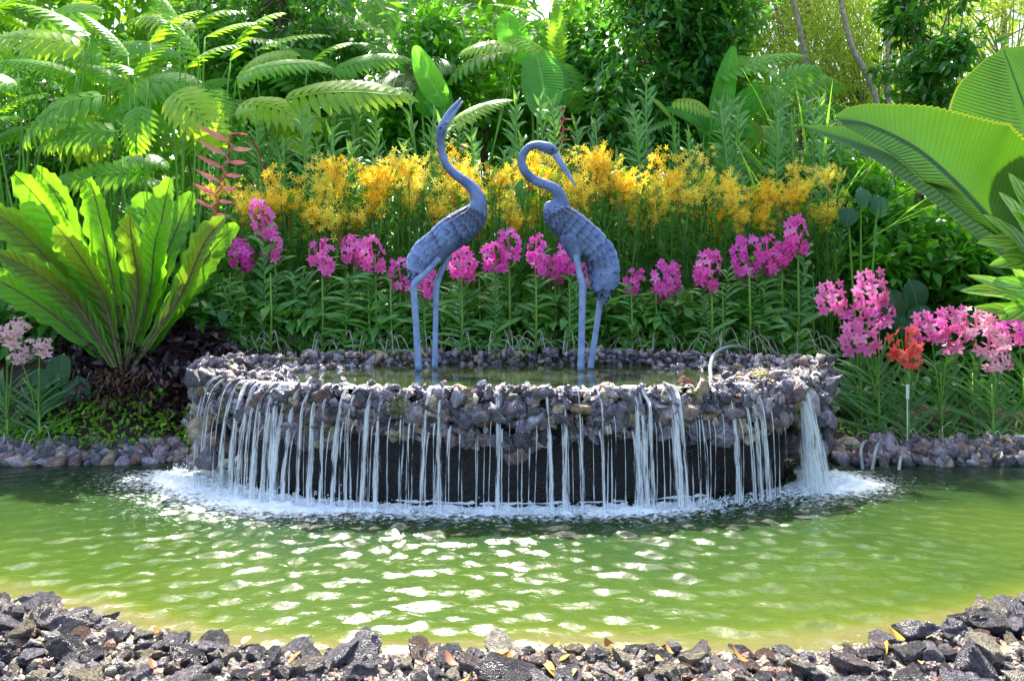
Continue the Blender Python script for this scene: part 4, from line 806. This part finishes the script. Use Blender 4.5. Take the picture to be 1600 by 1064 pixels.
def fern_t(np_=26, W=.5):
    ts = [leaf_t(1, .012, 8, 'strap', 0, 0)]
    for k in range(np_):
        u = .08 + .9 * k / np_; Lk = W * .5 * math.sin(math.pi * min(1, u * .85 + .12)) ** .7
        for s in (-1, 1):
            a = -s * 1.2; n2 = max(5, int(Lk * 60))
            R_ = rotz(a)
            for q in range(n2):
                v = (q + .5) / n2; ln = .026 * (1 - v) ** .4 + .006
                for s2 in (-1, 1):
                    p = leaf_t(ln, .009, 1, 'strap', 0, 0); p = xf(p, rotz(-s2 * 1.25), (0, v * Lk, -.25 * v * v * Lk)); ts.append(xf(p, R_, (0, u, 0)))
    return merge(ts)[:4]
FERN = [leafmesh('frond', norm_tip(bend(fern_t(), a)), G['fern'], c) for a, c in ((.7, .3), (1.1, .8))]
def treefern(px, py, D, tips, label):
    c_ = P(px, py, D); gz = float(height(np.array([c_[0]]), np.array([D]))[0]); o = empty('tree_fern', (c_[0], D, gz), label, 'tree fern', 'tree ferns at the back')
    mb = MB(); tube(mb, [(0, 0, 0), (.05, 0, (c_[2] - gz) * .5), (0, 0, c_[2] - gz)], [.09, .07, .06], 10); mb.build('trunk', M_bark, o)
    for i, (tx, ty, dd) in enumerate(tips): put_leaf(o, FERN[i % 2], c_, P(tx, ty, D + dd), (0, -.6, 1), 'frond')
treefern(640, 105, 9.8, [(560, -30, 0), (505, 20, -.4), (720, -10, .1), (760, 60, -.3), (610, 150, -1.2), (700, 120, -1), (540, 100, -.6), (650, -60, .6), (570, 60, .8), (750, 10, .6)], 'tree fern spreading lacy fronds above the standing crane')
treefern(560, 60, 11, [(480, -20, 0), (460, 60, 0), (620, -40, 0), (640, 60, -.5), (530, 130, -.8), (600, 120, -.6), (520, -60, .5)], 'tree fern half hidden behind the lacy one at top centre')

# ---- trees with glossy leaves, feathery trees, back wood
LG = leaf_t(1, .42, 2, 'oval', .25, .3); LG4 = leaf_t(1, .42, 3, 'oval', .25, .3)
def tree(name, base, top, crown_c, crown_r, nleaf, size, mat, label, nclump=26, trunk_r=.06, bark=M_bark, group='trees at the back', seed=0, tm=LG, cat='tree', droop=-.1, clump=.34):
    g2 = np.random.default_rng(seed + 900); o = empty(name, base, label, cat, group); base = np.asarray(base, float); top = np.asarray(top) - base; cc = np.asarray(crown_c) - base; cr = np.asarray(crown_r, float)
    mb = MB(); tp = catmull([(0, 0, -.1), top * [.35, .35, .5] + g2.normal(0, .05, 3), top], 16); tube(mb, tp, np.linspace(trunk_r, trunk_r * .35, 16), 8)
    cl = nrm(g2.normal(size=(nclump, 3))) * g2.uniform(.25, 1., (nclump, 1)) ** .5 * cr + cc
    for c_ in cl:
        j = g2.integers(5, 15); s_ = tp[j]; tube(mb, catmull([s_, (s_ + c_) / 2 + g2.normal(0, .08, 3), c_], 8), np.linspace(trunk_r * .3, trunk_r * .08, 8), 5)
    mb.build('trunk', bark, o)
    mb = MB(); per = nleaf // nclump
    rad = cr.min() * clump * 1.6
    for c_ in cl:
        pos = c_ + g2.normal(0, 1, (per, 3)) * rad * [.7, .7, .55] * .6; d = nrm((pos - c_) / rad + g2.normal(0, .6, (per, 3)) + [0, 0, droop]); up = nrm(g2.normal(0, .5, (per, 3)) + [0, -.2, 1])
        mb.inst(tm, dmat(d, up), pos, np.clip(g2.normal(.5, .25, per), 0, 1), size * g2.uniform(.7, 1.3, per))
    mb.build('crown', mat, o); return o
def T(px, D, cpy, rx, rz, **k):
    x = (px - CX) / F * D; z = P(px, cpy, D)[2]; gz = gz_(x, D); nm = k.pop('name', 'glossy_leaf_tree'); lean = k.pop('lean', 0)
    return tree(nm, (x, D, gz), (x + lean, D, z + rz * .6), (x + lean, D, z), (rx, k.pop('ry', .9), rz), **k)
T(990, 9.6, 70, 1.0, 1.5, nleaf=5200, size=.17, mat=G['glossy'], label='dark glossy-leaved tree rising behind the bent crane', nclump=34, seed=1)
T(1090, 9.8, 60, .62, 1.35, nleaf=3800, size=.17, mat=G['glossy'], label='dark glossy-leaved tree left of the bright sky gap', nclump=32, seed=2)
T(960, 9.2, 190, .7, .8, nleaf=2200, size=.16, mat=G['glossy'], label='low glossy-leaved shrub behind the bent crane', nclump=18, seed=3, name='glossy_leaf_shrub', cat='shrub')
T(1440, 9.4, 70, .36, 1.25, nleaf=3000, size=.15, mat=G['glossy'], label='dark glossy-leaved tree above the big pleated palm leaf', nclump=36, seed=4, clump=.4)
T(440, 10.2, 40, 1.4, 1.3, nleaf=5400, size=.17, mat=G['glossy'], label='dark glossy-leaved tree in the shade at upper left centre', nclump=34, seed=5)
T(60, 9.6, 230, 1.1, 1.0, nleaf=3600, size=.15, mat=G['glossy'], label='dark shrub filling the shade behind the nest fern', nclump=26, seed=6, name='glossy_leaf_shrub', cat='shrub')
T(760, 10.4, 120, 1.6, 1.0, nleaf=4600, size=.2, mat=G['shrub'], label='mid green shrub between the two crane heads', nclump=30, seed=7, name='green_shrub', cat='shrub')
T(520, 9.9, 190, 1.4, .7, nleaf=3800, size=.19, mat=G['shrub'], label='mid green shrub left of the standing crane', nclump=26, seed=8, name='green_shrub', cat='shrub')
T(1400, 8.0, 400, .9, .6, nleaf=2800, size=.17, mat=G['shrub'], label='leafy green shrub under the big palm leaf', nclump=22, seed=9, name='green_shrub', cat='shrub', ry=.5)
T(1320, 8.3, 340, .5, .6, nleaf=1700, size=.16, mat=G['shrub'], label='leafy shrub right of the last yellow orchids', nclump=16, seed=10, name='green_shrub', cat='shrub', ry=.5)
T(1560, 7.6, 440, .9, .6, nleaf=2400, size=.2, mat=G['shrub'], label='leafy shrub behind the mauve orchids at the right edge', nclump=20, seed=11, name='green_shrub', cat='shrub', ry=.5)
T(1250, 8.6, 250, .5, .6, nleaf=1500, size=.2, mat=G['reed'], label='silvery narrow-leaved shrub below the sky gap', nclump=16, seed=12, name='silver_shrub', cat='shrub', tm=leaf_t(1, .16, 3, 'lance', .3, .4), ry=.4)
T(300, 8.6, 400, .8, .55, nleaf=2200, size=.17, mat=G['glossy'], label='dark shrub between the nest fern and the orchids', nclump=18, seed=13, name='glossy_leaf_shrub', cat='shrub', ry=.4)
T(30, 7.7, 500, .9, .5, nleaf=2200, size=.17, mat=G['glossy'], label='dark shrub behind the cream orchids at the left edge', nclump=18, seed=14, name='glossy_leaf_shrub', cat='shrub', ry=.4)
FE = leaf_t(1, .12, 2, 'lance', 0, .2)
for k, (px, D, cpy, rx, rz, lean, lab) in enumerate([(1285, 13, -20, 1.3, 1.9, -.5, 'feathery yellow-green tree with leaning trunk in the sky gap'), (1372, 13.5, 40, 1.1, 1.9, -.7, 'feathery pale tree whose slanting trunk ends at the palm leaf'), (1225, 14.5, 0, 1.2, 2.4, .1, 'feathery pale tree at the left side of the sky gap'), (1560, 12.5, 10, 1.6, 1.8, .1, 'feathery yellow-green tree behind the upright palm leaf'), (1400, 15, 100, 2., 2., 0, 'low feathery tree behind the dark glossy one at right')]):
    T(px, D, cpy, rx, rz, nleaf=9500, size=.2, mat=G['pale'], label=lab, nclump=40, seed=60 + k, name='feathery_tree', lean=lean, tm=FE, bark=M_barkp, trunk_r=.07, clump=.42, ry=1.2)
# three bare trunks seen against the light
for pts, r, lab in (([(1235, -30), (1252, 60), (1262, 130)], .05, 'slim bare trunk leaning right, leftmost in the sky gap'), ([(1308, -30), (1330, 70), (1372, 172)], .055, 'slim bare trunk slanting down to the big palm leaf'), ([(1390, -30), (1389, 20), (1388, 72)], .05, 'pale upright trunk above the dark glossy tree at right')):
    D = 11.5; a = P(pts[-1][0], pts[-1][1], D); lo_ = np.array([a[0] + (.4 if pts[0][0] < 1350 else 0), D, gz_(a[0], D)]); o = empty('slim_tree', lo_, lab, 'tree', 'slim trees in the sky gap')
    ps = [(0, 0, 0)] + [tuple(P(*q, D) - lo_) for q in pts[::-1]] + [tuple(P(pts[0][0] * 2 - pts[1][0], -150, D) - lo_)]; mb = MB(); tube(mb, catmull(ps, 30), np.linspace(r, r * .6, 30), 8); mb.build('trunk', M_barkp, o)
    tp = np.array(ps[-1]); mb = MB(); n = 1500; mb.inst(FE, dmat(nrm(rng.normal(size=(n, 3))), (0, 0, 1)), tp + rng.normal(0, .5, (n, 3)) + [0, 0, .3], rng.uniform(0, 1, n), rng.uniform(.12, .25, n)); mb.build('crown', G['pale'], o)
# narrow blade plant below the gap
for px, D, hpy, n_, lab in ((1285, 9.0, 140, 26, 'palm-like clump of narrow upright blades under the sky gap'), (1230, 8.6, 190, 18, 'smaller clump of narrow blades left of the palm-like one')):
    x = (px - CX) / F * D; gz = gz_(x, D); o = empty('blade_leaf_plant', (x, D, gz), lab, 'plant', 'narrow-bladed plants'); h = P(px, hpy, D)[2] - gz; mb = MB()
    a = rng.uniform(0, 6.28, n_ * 3); el = rng.uniform(.8, 1.45, n_ * 3); mb.inst(leaf_t(1, .014, 8, 'lance', .3, .7), dmat(np.stack([np.cos(a) * np.cos(el), np.sin(a) * np.cos(el) * .6, np.sin(el)], 1), (0, 0, 1)), np.column_stack([rng.normal(0, .08, n_ * 3), rng.normal(0, .08, n_ * 3), rng.uniform(0, .5, n_ * 3)]), rng.uniform(.2, 1, n_ * 3), h * rng.uniform(.6, 1.05, n_ * 3)); mb.build('foliage', G['reed'], o)

# dense wood behind everything
def wood(nm, y0, y1, n, size, mat, lab, gap=True, zmax=12.):
    x = rng.uniform(-1, 1, n) * .95; y = rng.uniform(y0, y1, n); x = x * y; z = rng.uniform(.0, 1, n) * zmax; px = CX + x / y * F; py = HY - (z - HC) / y * F
    keep = snoise(x, z, 77, 10, .8, 3.5) > -1.15
    if gap: keep &= ~((px > 1185) & (px < 1350) & (py < 150) & (rng.uniform(0, 1, n) < .985)) & ~((px > 1345) & (py < 120) & (rng.uniform(0, 1, n) < .8)) & ~((px > 820) & (px < 880) & (py < 40) & (rng.uniform(0, 1, n) < .9))
    x, y, z = x[keep], y[keep], z[keep]; n = len(x); gz = height(x, y); z = np.maximum(z, gz)
    mb = MB(); d = nrm(rng.normal(0, .7, (n, 3)) + [0, -.3, -.3]); mb.inst(LG, dmat(d, nrm(rng.normal(0, .4, (n, 3)) + [0, -.5, .8])), np.stack([x, y, z], 1), np.clip(.45 + .35 * snoise(x, z, 5, 8, .8, 3) + rng.normal(0, .15, n), 0, 1), rng.uniform(.7, 1.4, n) * size)
    tag(mb.build(nm, mat), lab, 'foliage', kind='stuff')
wood('far_wood', 17, 20.5, 16000, .7, G['wood'], 'far row of jungle trees closing the view', zmax=14.)
wood('wood', 12.5, 17, 38000, .38, G['wood'], 'dense mass of jungle leaves closing off the garden behind')
wood('undergrowth', 8.6, 12, 9000, .22, G['shrub'], 'tangled green undergrowth behind the orchids', zmax=3.2)
# side enclosures so that the garden does not end at the frame
for k, (x, y) in enumerate([(-7.2, 6.5), (-7.6, 3.5), (7.2, 6.8), (7.8, 3.6)]):
    tree('glossy_leaf_tree', (x, y, gz_(x, y)), (x, y, 3.2), (x, y, 2.4), (1.3, 1.3, 1.8), 3500, .2, G['shrub'], ['leafy tree beyond the left edge of the pool', 'leafy tree left of the viewer', 'leafy tree beyond the right edge of the pool', 'leafy tree right of the viewer'][k], seed=300 + k)

# ---- giant pleated palm leaves at the right
def joey(root, mid, W, label=None, facing=(-.3, -1, .4), D=4.5, nl=120, nw=16, kind=1.0, skew=0., cup=.2, W2=None):
    p = catmull([P(*q[:2], q[2]) - np.array(root.location) for q in mid], nl + 1); t = nrm(np.gradient(p, axis=0)); X = nrm(np.cross(t, facing)); N = np.cross(X, t)
    u = np.linspace(0, 1, nl + 1); s = np.linspace(-1, 1, nw + 1); w_ = np.interp(u, np.linspace(0, 1, len(W)), W); w_ = np.convolve(np.pad(w_, 4, mode='edge'), np.ones(9) / 9, 'valid')
    w_ *= np.sqrt(np.clip((1 - u) * 14, 0, 1)); w2 = w_ if W2 is None else np.interp(u, np.linspace(0, 1, len(W2)), W2) * np.sqrt(np.clip((1 - u) * 14, 0, 1))
    ser = 1 + .022 * (np.arange(nl + 1) % 2) 
    U, Sg = np.meshgrid(u, s, indexing='ij'); sw = np.abs(Sg) ** 1.2 * .10
    idx = np.clip((U - sw * 0) * nl, 0, nl).astype(int)
    ple = .008 * ((np.arange(nl + 1) % 2) * 2 - 1)
    off = N[:, None] * (ple[:, None] * np.minimum(1, np.abs(s)[None] * 3) * np.minimum(1, w_[:, None] * 8) + cup * np.abs(s)[None] ** 1.5 * w_[:, None])[..., None]
    tt = t[:, None] * (np.abs(s)[None] * w_[:, None] * skew)[..., None]
    V = p[:, None] + X[:, None] * (s[None] * np.where(s[None] > 0, w_[:, None], w2[:, None]) * ser[:, None])[..., None] + off + tt
    UV = np.stack([(Sg + 1) / 2, U], -1).reshape(-1, 2); mb = MB(); mb.add(V.reshape(-1, 3), grid(nl, nw), None, UV, .5); lf = mb.build('leaf', G['palm'], root, False)
    mb = MB(); tube(mb, p - N * .01, np.linspace(.018, .004, nl + 1), 8, 0.); mb.build('midrib', G['stemg'], lf)
    if label: lf['label'] = label
    return lf, p
pb = np.array([P(1900, 700, 4.7)[0], 4.7, gz_(P(1900, 700, 4.7)[0], 4.7)])
palm = empty('pleated_palm', pb, 'giant palm with undivided pleated leaves reaching in from the right edge', 'palm')
UPW, LOW = [.1, .4, .46, .42, .35, .25, .15, .08, .03], [.02, .1, .17, .2, .2, .18, .15, .1, .04]
L1 = joey(palm, [(1640, 440, 4.5), (1590, 385, 4.47), (1536, 327, 4.4), (1499, 287, 4.4), (1433, 230, 4.4), (1360, 193, 4.4), (1306, 182, 4.4)], UPW, 'darkest pleated leaf with its tip pointing left', (-.2, -1, .3), skew=.6, W2=LOW)
L2 = joey(palm, [(1720, 460, 4.7), (1660, 330, 4.75), (1610, 190, 4.8), (1568, 75, 4.85)], [.05, .3, .5, .6, .62, .55, .42, .22, .04], 'pleated leaf standing up behind', (-.1, -1, .2), skew=.55)
L3 = joey(palm, [(1700, 470, 5.0), (1560, 350, 5.05), (1400, 245, 5.1), (1250, 195, 5.1)], [.05, .2, .26, .25, .22, .18, .12, .06, .01], 'narrow pleated leaf partly hidden behind', (-.1, -1, .5), skew=.5)
L4 = joey(palm, [(2000, 300, 4.3), (1900, 60, 4.5), (1760, -120, 4.9), (1560, -210, 5.4)], [.05, .3, .5, .55, .5, .38, .2, .04], 'unseen pleated leaf added overhead to shade the others', (-.1, -1, 1.2), skew=.6)  # out-of-view leaf added to throw shade on the leaves below
for lf, p in (L1, L2, L3, L4):
    mb = MB(); tube(mb, catmull([(0, 0, 0), p[0] * [.5, .5, .4], p[0]], 14), .022, 8); mb.build('petiole', G['stemg'], lf)

# ---- striped ginger at the right edge
for k, (bx, by, D, tips, lab) in enumerate([(1680, 470, 4.15, [(1535, 335, 44), (1560, 300, 40), (1575, 270, 40), (1525, 380, 40), (1600, 280, 40), (1590, 330, 44), (1545, 415, 40), (1600, 380, 44), (1620, 300, 40)], 'yellow-striped ginger plant under the palm leaf at the right edge'),
                                            (1680, 560, 5.0, [(1500, 455, 34), (1520, 480, 34), (1510, 430, 34), (1560, 500, 36), (1540, 440, 36), (1610, 460, 38), (1570, 400, 38)], 'lower yellow-striped ginger plant above the mauve orchids')]):
    x = (bx - CX) / F * D; o = empty('striped_ginger', (x, D, gz_(x, D)), lab, 'plant', 'striped ginger plants'); b_ = np.array(o.location)
    for i, (tx, ty, wd) in enumerate(tips):
        a = P(bx - 25 + rng.uniform(-25, 25), by - 30 + rng.uniform(-50, 10), D + rng.uniform(-.1, .3)) - b_; t_ = P(tx, ty, D - .25 + rng.uniform(0, .3)) - b_
        mb, p = frond_mesh('l', [a, (a + t_) / 2 + np.array([0, 0, .05]), t_], wd / F * D, None, 'lance', (rng.uniform(-.4, .4), -1, .6), 0, 4, 18, .2); mb.build('leaf', G['ginger'], o)
    mb = MB(); tube(mb, [(0, 0, 0), (0, 0, P(bx, by - 40, D)[2] - b_[2])], .02, 6); mb.build('stem', G['stemg'], o)

# ---- heliconias
def heliconia(px0, py0, px1, py1, D, n, L, lab):
    a, b2 = P(px0, py0, D), P(px1, py1, D); o = empty('hanging_heliconia', (a[0], D + 1.3, gz_(a[0], D + 1.3)), lab, 'flower', 'hanging heliconias'); q = np.array(o.location)
    zz = [a + (b2 - a) * (k / n) + np.array([(.035 if k % 2 else -.035) * L * 2.2, 0, 0]) for k in range(n + 1)]
    mb = MB(); tube(mb, catmull([(0, 0, 0), (0, -.1, (a[2] - q[2]) * .7), (.02, -.7, a[2] - q[2] + .1), a - q + np.array([.02, 0, .08]), *[z - q for z in zz]], 60), .009, 6, .2); mb.build('stalk', FM['helic'], o)
    for k, z in enumerate(zz[:-1]):
        s = 1 if k % 2 else -1; mb = MB(); d = np.array([s, -.1, .35 if s < 0 else -.3]); mb.inst(leaf_t(1, .19, 5, 'lance', .8, -.5), dmat(d[None], (0, -1, .3)), (z - q)[None], .6, [L * (1.1 - .4 * k / n)]); mb.build('bract', FM['helic'], o)
heliconia(362, 222, 330, 345, 6.9, 12, .27, 'pink zigzag hanging heliconia above the leftmost magenta orchids')
heliconia(880, 178, 878, 242, 8.2, 8, .12, 'small red heliconia hanging just above the bent crane head')

# ---- bank plants
def taro(px, py, D, leaves, lab):
    b_ = P(px, py, D); b_[2] = gz_(b_[0], D); o = empty('broad_leaf_plant', b_, lab, 'plant', 'broad dark-leaved plants')
    for tx, ty, r_ in leaves:
        t_ = P(tx, ty, D) - b_; me = leafmesh('leaf', leaf_t(1, .85, 8, 'oval', .15, .4, nw=6), G['taro'], rng.uniform(0, 1)); lf = put_leaf(o, me, t_ + b_ + np.array([0, 0, r_ * .4]), t_ + b_ + np.array([rng.uniform(-.1, .1), -.12, -r_ * .6]), (rng.uniform(-.3, .3), -1, .5), petiole=b_)
taro(105, 655, 6.05, [(100, 572, .27), (122, 606, .25), (60, 590, .2), (90, 622, .2)], 'plant with round dark blue-green leaves beside the cream orchids')
taro(1420, 480, 7.3, [(1390, 470, .3), (1420, 455, .3), (1440, 490, .28), (1405, 500, .25)], 'broad-leaved plant behind the tall magenta-pink orchid')
taro(1345, 420, 7.2, [(1345, 305, .2), (1372, 318, .2), (1325, 335, .18)], 'broad-leaved plant with silvery folded leaves right of the yellow band')
def carpet(nm, xa, xb, ya, yb, n, size, mat, lab, zoff=(0, .08)):
    x = rng.uniform(xa, xb, n); y = rng.uniform(ya, yb, n); z = height(x, y) + rng.uniform(*zoff, n); mb = MB(); d = nrm(rng.normal(0, .6, (n, 3)) + [0, -.5, .1])
    mb.inst(leaf_t(1, .5, 2, 'oval', .2, .4), dmat(d, nrm(rng.normal(0, .3, (n, 3)) + [0, -.3, 1])), np.stack([x, y, z], 1), rng.uniform(0, 1, n), size * rng.uniform(.6, 1.3, n)); return tag(mb.build(nm, mat), lab, 'ground cover', kind='stuff')
carpet('purple_ground_cover', -4.2, -2.55, 6.0, 6.6, 2600, .12, G['purple'], 'dark purple leafy ground cover under the nest fern', (0, .2))
carpet('ground_cover', -5.4, -2.55, 5.8, 6.1, 2600, .055, G['cover'], 'bright green ground cover along the left bank stones', (.08, .2))
carpet('ground_cover', 2.7, 5.4, 5.8, 6.3, 420, .05, G['cover'], 'sparse green ground cover along the right bank stones', (.04, .1))
carpet('basin_creeper', -2.75, -2.45, 5.6, 6.3, 500, .06, G['cover'], 'small creeper at the left shoulder of the basin', (-.1, .3))
carpet('bed_leaves', -3.0, 3.0, 6.75, 7.6, 5200, .17, G['vanda'], 'low tangle of leaves at the foot of the orchid bed', (0, .5))
carpet('dark_undergrowth', -6, -2.7, 6.5, 8.4, 3600, .2, G['glossy'], 'dark undergrowth behind the nest fern', (0, .6))
carpet('dark_undergrowth', 2.7, 6.5, 6.4, 8.4, 3400, .16, G['glossy'], 'dark undergrowth behind the mauve orchids', (0, .5))
mb = MB(); tm = leaf_t(1, .03, 6, 'strap', .3, 1.); n = 900; x = rng.uniform(-2.9, 2.9, n); y = rng.uniform(6.85, 7.4, n); a = rng.uniform(0, 6.28, n); el = rng.uniform(.5, 1.4, n)
mb.inst(tm, dmat(np.stack([np.cos(a) * np.cos(el), np.sin(a) * np.cos(el), np.sin(el)], 1), (0, 0, 1)), np.stack([x, y, height(x, y)], 1), rng.uniform(0, 1, n), rng.uniform(.25, .75, n)); tag(mb.build('grass', G['vanda']), 'long grass blades between the orchid stems', 'grass', kind='stuff')

# ---- log, tag, hoses
x = P(1500, 655, 6.3); mb = MB(); tube(mb, catmull([(-.55, .0, .1), (-.1, .03, .16), (.6, 0, .12)], 20), .14 + .012 * rng.normal(size=20), 14); o = mb.build('fallen_log', M_bark); o.location = (x[0], 6.35, gz_(x[0], 6.35)); tag(o, 'brown fallen log lying behind the mauve orchids', 'log')
mw2, n_, l_, b_, _ = newmat('white_plastic'); b_.inputs['Base Color'].default_value = (.75, .75, .75, 1); b_.inputs['Roughness'].default_value = .4
q = P(1418, 612, 5.8); o = empty('plant_tag', (q[0], q[1], gz_(q[0], q[1])), 'white upright plant tag under the coral red orchid', 'plant tag'); h = q[2] - o.location.z
bm = bmesh.new(); bmesh.ops.create_cube(bm, size=1); bmesh.ops.scale(bm, vec=(.024, .006, .12), verts=bm.verts); bmesh.ops.translate(bm, vec=(0, 0, h), verts=bm.verts); bmesh.ops.bevel(bm, geom=bm.edges, offset=.0025, segments=2); me = bpy.data.meshes.new('plate'); bm.to_mesh(me); bm.free(); me.materials.append(mw2); link('plate', me, o)
mb = MB(); tube(mb, [(0, .004, 0), (0, .004, h)], .004, 6); mb.build('stake', mw2, o)
mh, n_, l_, b_, _ = newmat('grey_hose'); b_.inputs['Base Color'].default_value = (.22, .26, .28, 1); b_.inputs['Roughness'].default_value = .35
def hose(pts, r, lab):
    pp = [P(*q) for q in pts]; b0 = pp[0].copy(); mb = MB(); tube(mb, catmull([q - b0 for q in pp], 40), r, 8); o = mb.build('hose', mh); o.location = b0; tag(o, lab, 'hose', 'grey hoses')
hose([(1112, 596, 5.3), (1110, 572, 5.5), (1118, 552, 5.9), (1140, 542, 6.2), (1165, 545, 6.5), (1185, 560, 6.9)], .016, 'grey hose arching over the back rim into the basin')
hose([(1348, 735, 5.5), (1345, 705, 5.6), (1352, 690, 5.8), (1365, 692, 6.0)], .013, 'leftmost grey hose dipping into the pool at the right bank')
hose([(1362, 737, 5.5), (1368, 705, 5.6), (1375, 690, 5.8), (1385, 692, 6.0)], .013, 'middle grey hose dipping into the pool at the right bank')
hose([(1404, 738, 5.45), (1408, 715, 5.6), (1418, 700, 5.8), (1432, 700, 6.0)], .013, 'rightmost grey hose dipping into the pool at the right bank')
finish_labels()
